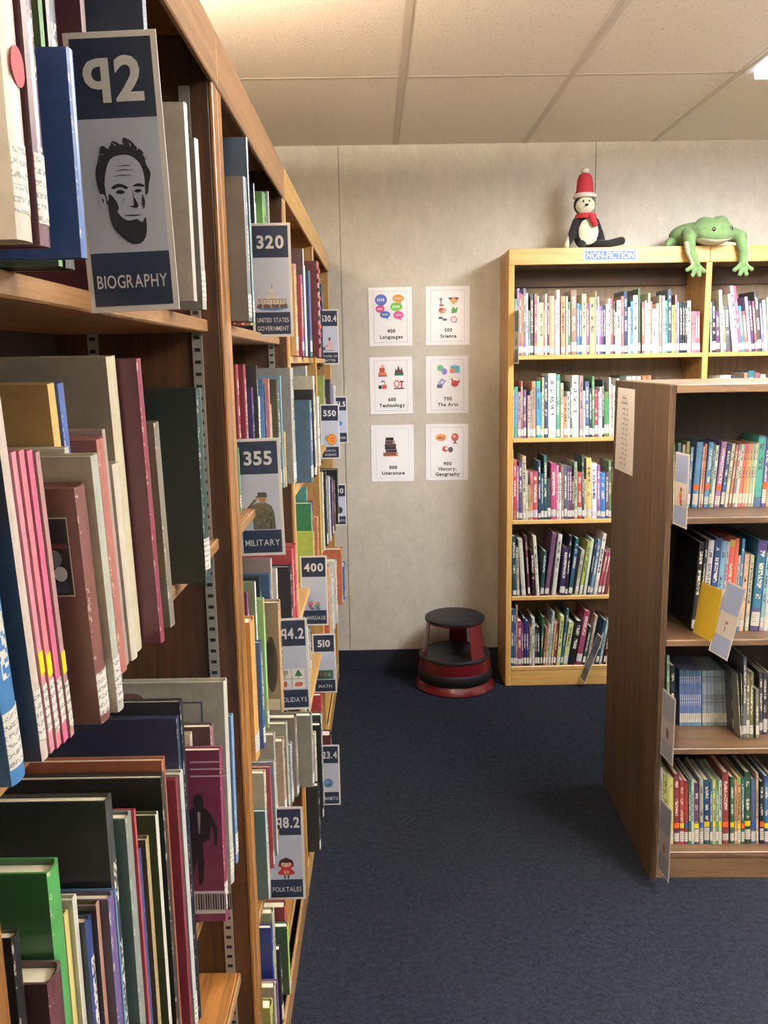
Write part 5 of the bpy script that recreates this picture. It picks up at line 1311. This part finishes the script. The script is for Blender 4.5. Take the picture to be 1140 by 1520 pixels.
M_GRN = mat('green_plush', '6a8452', .95, .3, 45, 1.0, sheen=.08); M_CRM = mat('cream_plush', 'd8d4b4', .95, .1, 90, .8, sheen=.3)
M_BPL = mat('black_plush', '16161a', .95, .2, 120, .8, sheen=.1); M_RPL = mat('red_plush', 'b8323c', .9, .12, 120, .6); M_WPL = mat('white_plush', 'dcd4c8', .95, .08, 120, .8)
M_EYE = mat('eye_bead', '14100e', .15, .02, coat=1)
ZT = 2.0775
fr = thing('plush_frog', 'green plush frog draped over the top edge of light oak bookcase', 'soft toy', (1.53, 4.02, ZT))
V3 = lambda x, y, z: (x-1.53, y-4.02, z-ZT)
def hand(c, s, ang):
    out = []
    for a in ang:
        e = (c[0]+math.sin(R(a))*.046*s, c[1]-.004, c[2]-math.cos(R(a))*.050*s)
        out.append(('c', [c, e], [.0125, .0088])); out.append(('e', e, (.0105, .009, .0105)))
    return out
fb = [('e', V3(1.50, 4.07, 2.135), (.125, .095, .058)), ('e', V3(1.535, 3.985, 2.135), (.100, .085, .060)), ('e', V3(1.505, 3.99, 2.175), (.038, .05, .028)), ('e', V3(1.570, 3.985, 2.178), (.038, .05, .028)),
      ('e', V3(1.535, 3.935, 2.120), (.084, .045, .042)),
      ('c', [V3(1.44, 4.0, 2.13), V3(1.425, 3.95, 2.105), V3(1.428, 3.933, 2.045), V3(1.452, 3.932, 1.995)], [.034, .028, .022, .020]),
      ('c', [V3(1.62, 4.0, 2.13), V3(1.655, 3.95, 2.11), V3(1.668, 3.933, 2.045), V3(1.665, 3.932, 1.99)], [.034, .028, .022, .020]),
      ('c', [V3(1.41, 4.09, 2.10), V3(1.37, 4.05, 2.10), V3(1.355, 4.03, 2.090)], [.034, .02, .0135])]
fb += hand(V3(1.454, 3.930, 1.990), 1.0, (-62, -20, 18, 52)) + hand(V3(1.664, 3.930, 1.992), 1.0, (-55, -16, 20, 58))
def fpick(c, n):
    x, y, z = c.x, c.y, c.z+ZT
    if y < -.045 and abs(x-.005) < .085 and z < 2.092+2.2*(x-.005)**2 and z > 2.06: return 1
    if abs(n.x) > .55 and n.y < .5 and z < 2.09 and z > 1.97 and (n.x < 0) == (x < 0) and y < -.04: return 1
    return 0
fbody = blob('body', fb, (M_GRN, M_CRM), fr, .0036, fpick, 4)
for (ex, ez) in ((1.513, 2.135), (1.597, 2.140)):
    hit = fbody.ray_cast(Vector(V3(ex, 3.5, ez)), Vector((0, 1, 0)))
    blob('eye', [('e', tuple(hit[1]), (.0085, .006, .010))], (M_EYE,), fr, .002, None, 1)
pg = thing('plush_toy', 'black and cream plush toy with red scarf and tall red and white hat', 'soft toy', (.99, 4.07, ZT))
Q = lambda x, y, z: (x-.99, y-4.07, z-ZT)
def ppick(c, n):
    x, y, z = c.x, c.y+4.07, c.z+ZT
    if z < 2.215 and abs(x-.004) < .045 and ((x-.004)/.045)**2+((z-2.155)/.058)**2 < 1 and n.y < -.15: return 1
    if z > 2.225 and ((x+.012)/.044)**2+((z-2.268)/.036)**2 < 1 and n.y < -.1: return 1
    if x < -.088: return 1
    return 0
pb = [('e', Q(.992, 4.075, 2.155), (.062, .052, .078)), ('e', Q(.978, 4.065, 2.275), (.050, .045, .048)),
      ('c', [Q(.945, 4.07, 2.20), Q(.915, 4.05, 2.13), Q(.893, 4.03, 2.092)], [.022, .018, .013]),
      ('c', [Q(1.03, 4.07, 2.20), Q(1.055, 4.06, 2.14), Q(1.06, 4.04, 2.105)], [.020, .016, .014]),
      ('c', [Q(.965, 4.03, 2.10), Q(.955, 4.0, 2.096)], [.018, .017]),
      ('c', [Q(1.02, 4.04, 2.10), Q(1.08, 4.01, 2.096), Q(1.135, 4.005, 2.107)], [.018, .017, .019])]
blob('body', pb, (M_BPL, M_CRM), pg, .0045, ppick, 3)
for ex in (.963, .990): blob('eye', [('e', Q(ex, 4.0215, 2.285), (.0045, .003, .0055))], (M_EYE,), pg, .0015, None, 1)
blob('beak', [('e', Q(.977, 4.016, 2.268), (.009, .010, .005))], (mat('beak_felt', '3a3028', .9),), pg, .002, None, 1)
lathe('scarf', [(.030, .140), (.046, .136), (.050, .148), (.044, .158), (.030, .156)], M_RPL, pg, 28, close=True).location = (-.004, 0, 0)
blob('scarf_end', [('c', [Q(1.0, 4.025, 2.218), Q(1.015, 4.012, 2.185)], [.013, .015])], (M_RPL,), pg, .003, None, 2)
hat = lathe('hat', [(.043, .232), (.044, .246), (.038, .262), (.037, .285), (.034, .310), (.026, .328), (.010, .336), (0, .337), (0, .232)], M_RPL, pg, 28)
hat.location = (-.012, -.005, 0)
lathe('hat_brim', [(.040, .224), (.052, .228), (.053, .240), (.046, .246), (.040, .242)], M_WPL, pg, 28, close=True).location = (-.012, -.005, 0)
pom = blob('hat_pompom', [('e', (-.012, -.005, .345), (.018, .018, .015))], (M_WPL,), pg, .003, None, 1)

# ------------------------------------------------------------------ marks on near books
def on_cover(key, name, shapes):
    """flat print on the near side cover: local x = distance from the spine, z = height"""
    o, t, h, d, b = next(v for v in ALLB if key in v[0]['label'])
    e = bpy.data.objects.new(name, None)
    p = picture(name, shapes, o, 0)
    bpy.data.objects.remove(e)
    p.matrix_local = Matrix.Translation((-t/2-.0004, 0, 0)) @ Matrix.Rotation(-math.pi/2, 4, 'Z')
    return p
NL, NM = ('near', 'lower shelf'), ('near', 'middle shelf')
# picture window on the brown book (x runs from -depth at the back to 0 at the spine)
on_cover('picture on cover', 'cover_picture', [('c8bcae', rect(-.036, .108, -.011, .170)), ('201c22', rect(-.0352, .109, -.0118, .169)), ('6c2c30', rect(-.034, .146, -.013, .150)), ('7c8494', ell(-.024, .138, .006, .007)), ('d0d4dc', ell(-.020, .126, .005, .006)), ('3c4454', rect(-.033, .111, -.015, .120))])
fig = [('16101a', ell(-.075, .196, .010, .013)), ('16101a', [(-.095, .180), (-.086, .186), (-.064, .186), (-.050, .172), (-.056, .13), (-.070, .125), (-.068, .09), (-.072, .055), (-.080, .050), (-.082, .10), (-.092, .06), (-.100, .055), (-.092, .125)]),
       ('16101a', [(-.052, .172), (-.040, .15), (-.042, .12), (-.047, .12), (-.048, .148), (-.058, .160)]), ('8c7c88', [(-.078, .178), (-.072, .178), (-.074, .14), (-.077, .14)])]
for k in range(3): fig.append(('c8b4c0', rect(-.088, .262-.012*k, -.030+.006*k, .2645-.012*k)))
for k in range(16): fig.append(('26202a', rect(-.088+.0048*k, .008, -.0862+.0048*k+(.001 if k % 3 else 0), .036)))
fig = [(c_, [((q0+.075)*.72-.034, q1*.85+.012) for q0, q1 in P_]) for c_, P_ in fig]
fig.insert(0, ('d4ccd0', rect(-.046, .012, .000-.002, .046)))
on_cover('magenta book with', 'cover_picture', fig)
on_cover('tall white and grey book', 'cover_picture', [('3c5468', rect(-.10, .285, -.035, .2875)), ('3c5468', rect(-.0375, .19, -.035, .2875)), ('6c4440', ell(-.14, .292, .018, .010))])
sy = ('second', 'third shelf')
on_cover('dark oval picture', 'cover_picture', [('3c3028', ell(-.021, .105, .0125, .060, 24)), ('2a201c', ell(-.022, .135, .008, .018, 14)), ('d0c4a8', rect(-.032, .006, -.006, .030))])
def on_spine(key, name, shapes):
    o, t, h, d, b = next(v for v in ALLB if key in v[0]['label'])
    return picture(name, [(c, [(max(-t/2, min(t/2, x*t)), z) for x, z in P]) for c, P in shapes], o, -.0007)
plaid = []
for k in range(9):
    z = .03+.032*k
    plaid.append((['1c1a1c', '8c2c5c', 'c84440'][k % 3], [(-.5, z), (.5, z+.012), (.5, z+.026), (-.5, z+.014)]))
on_spine('plaid book', 'plaid_pattern', plaid)
on_spine('cream book with a red dot', 'red_dot', [('c02c38', ell(.1, .095, .42, .011, 18))])
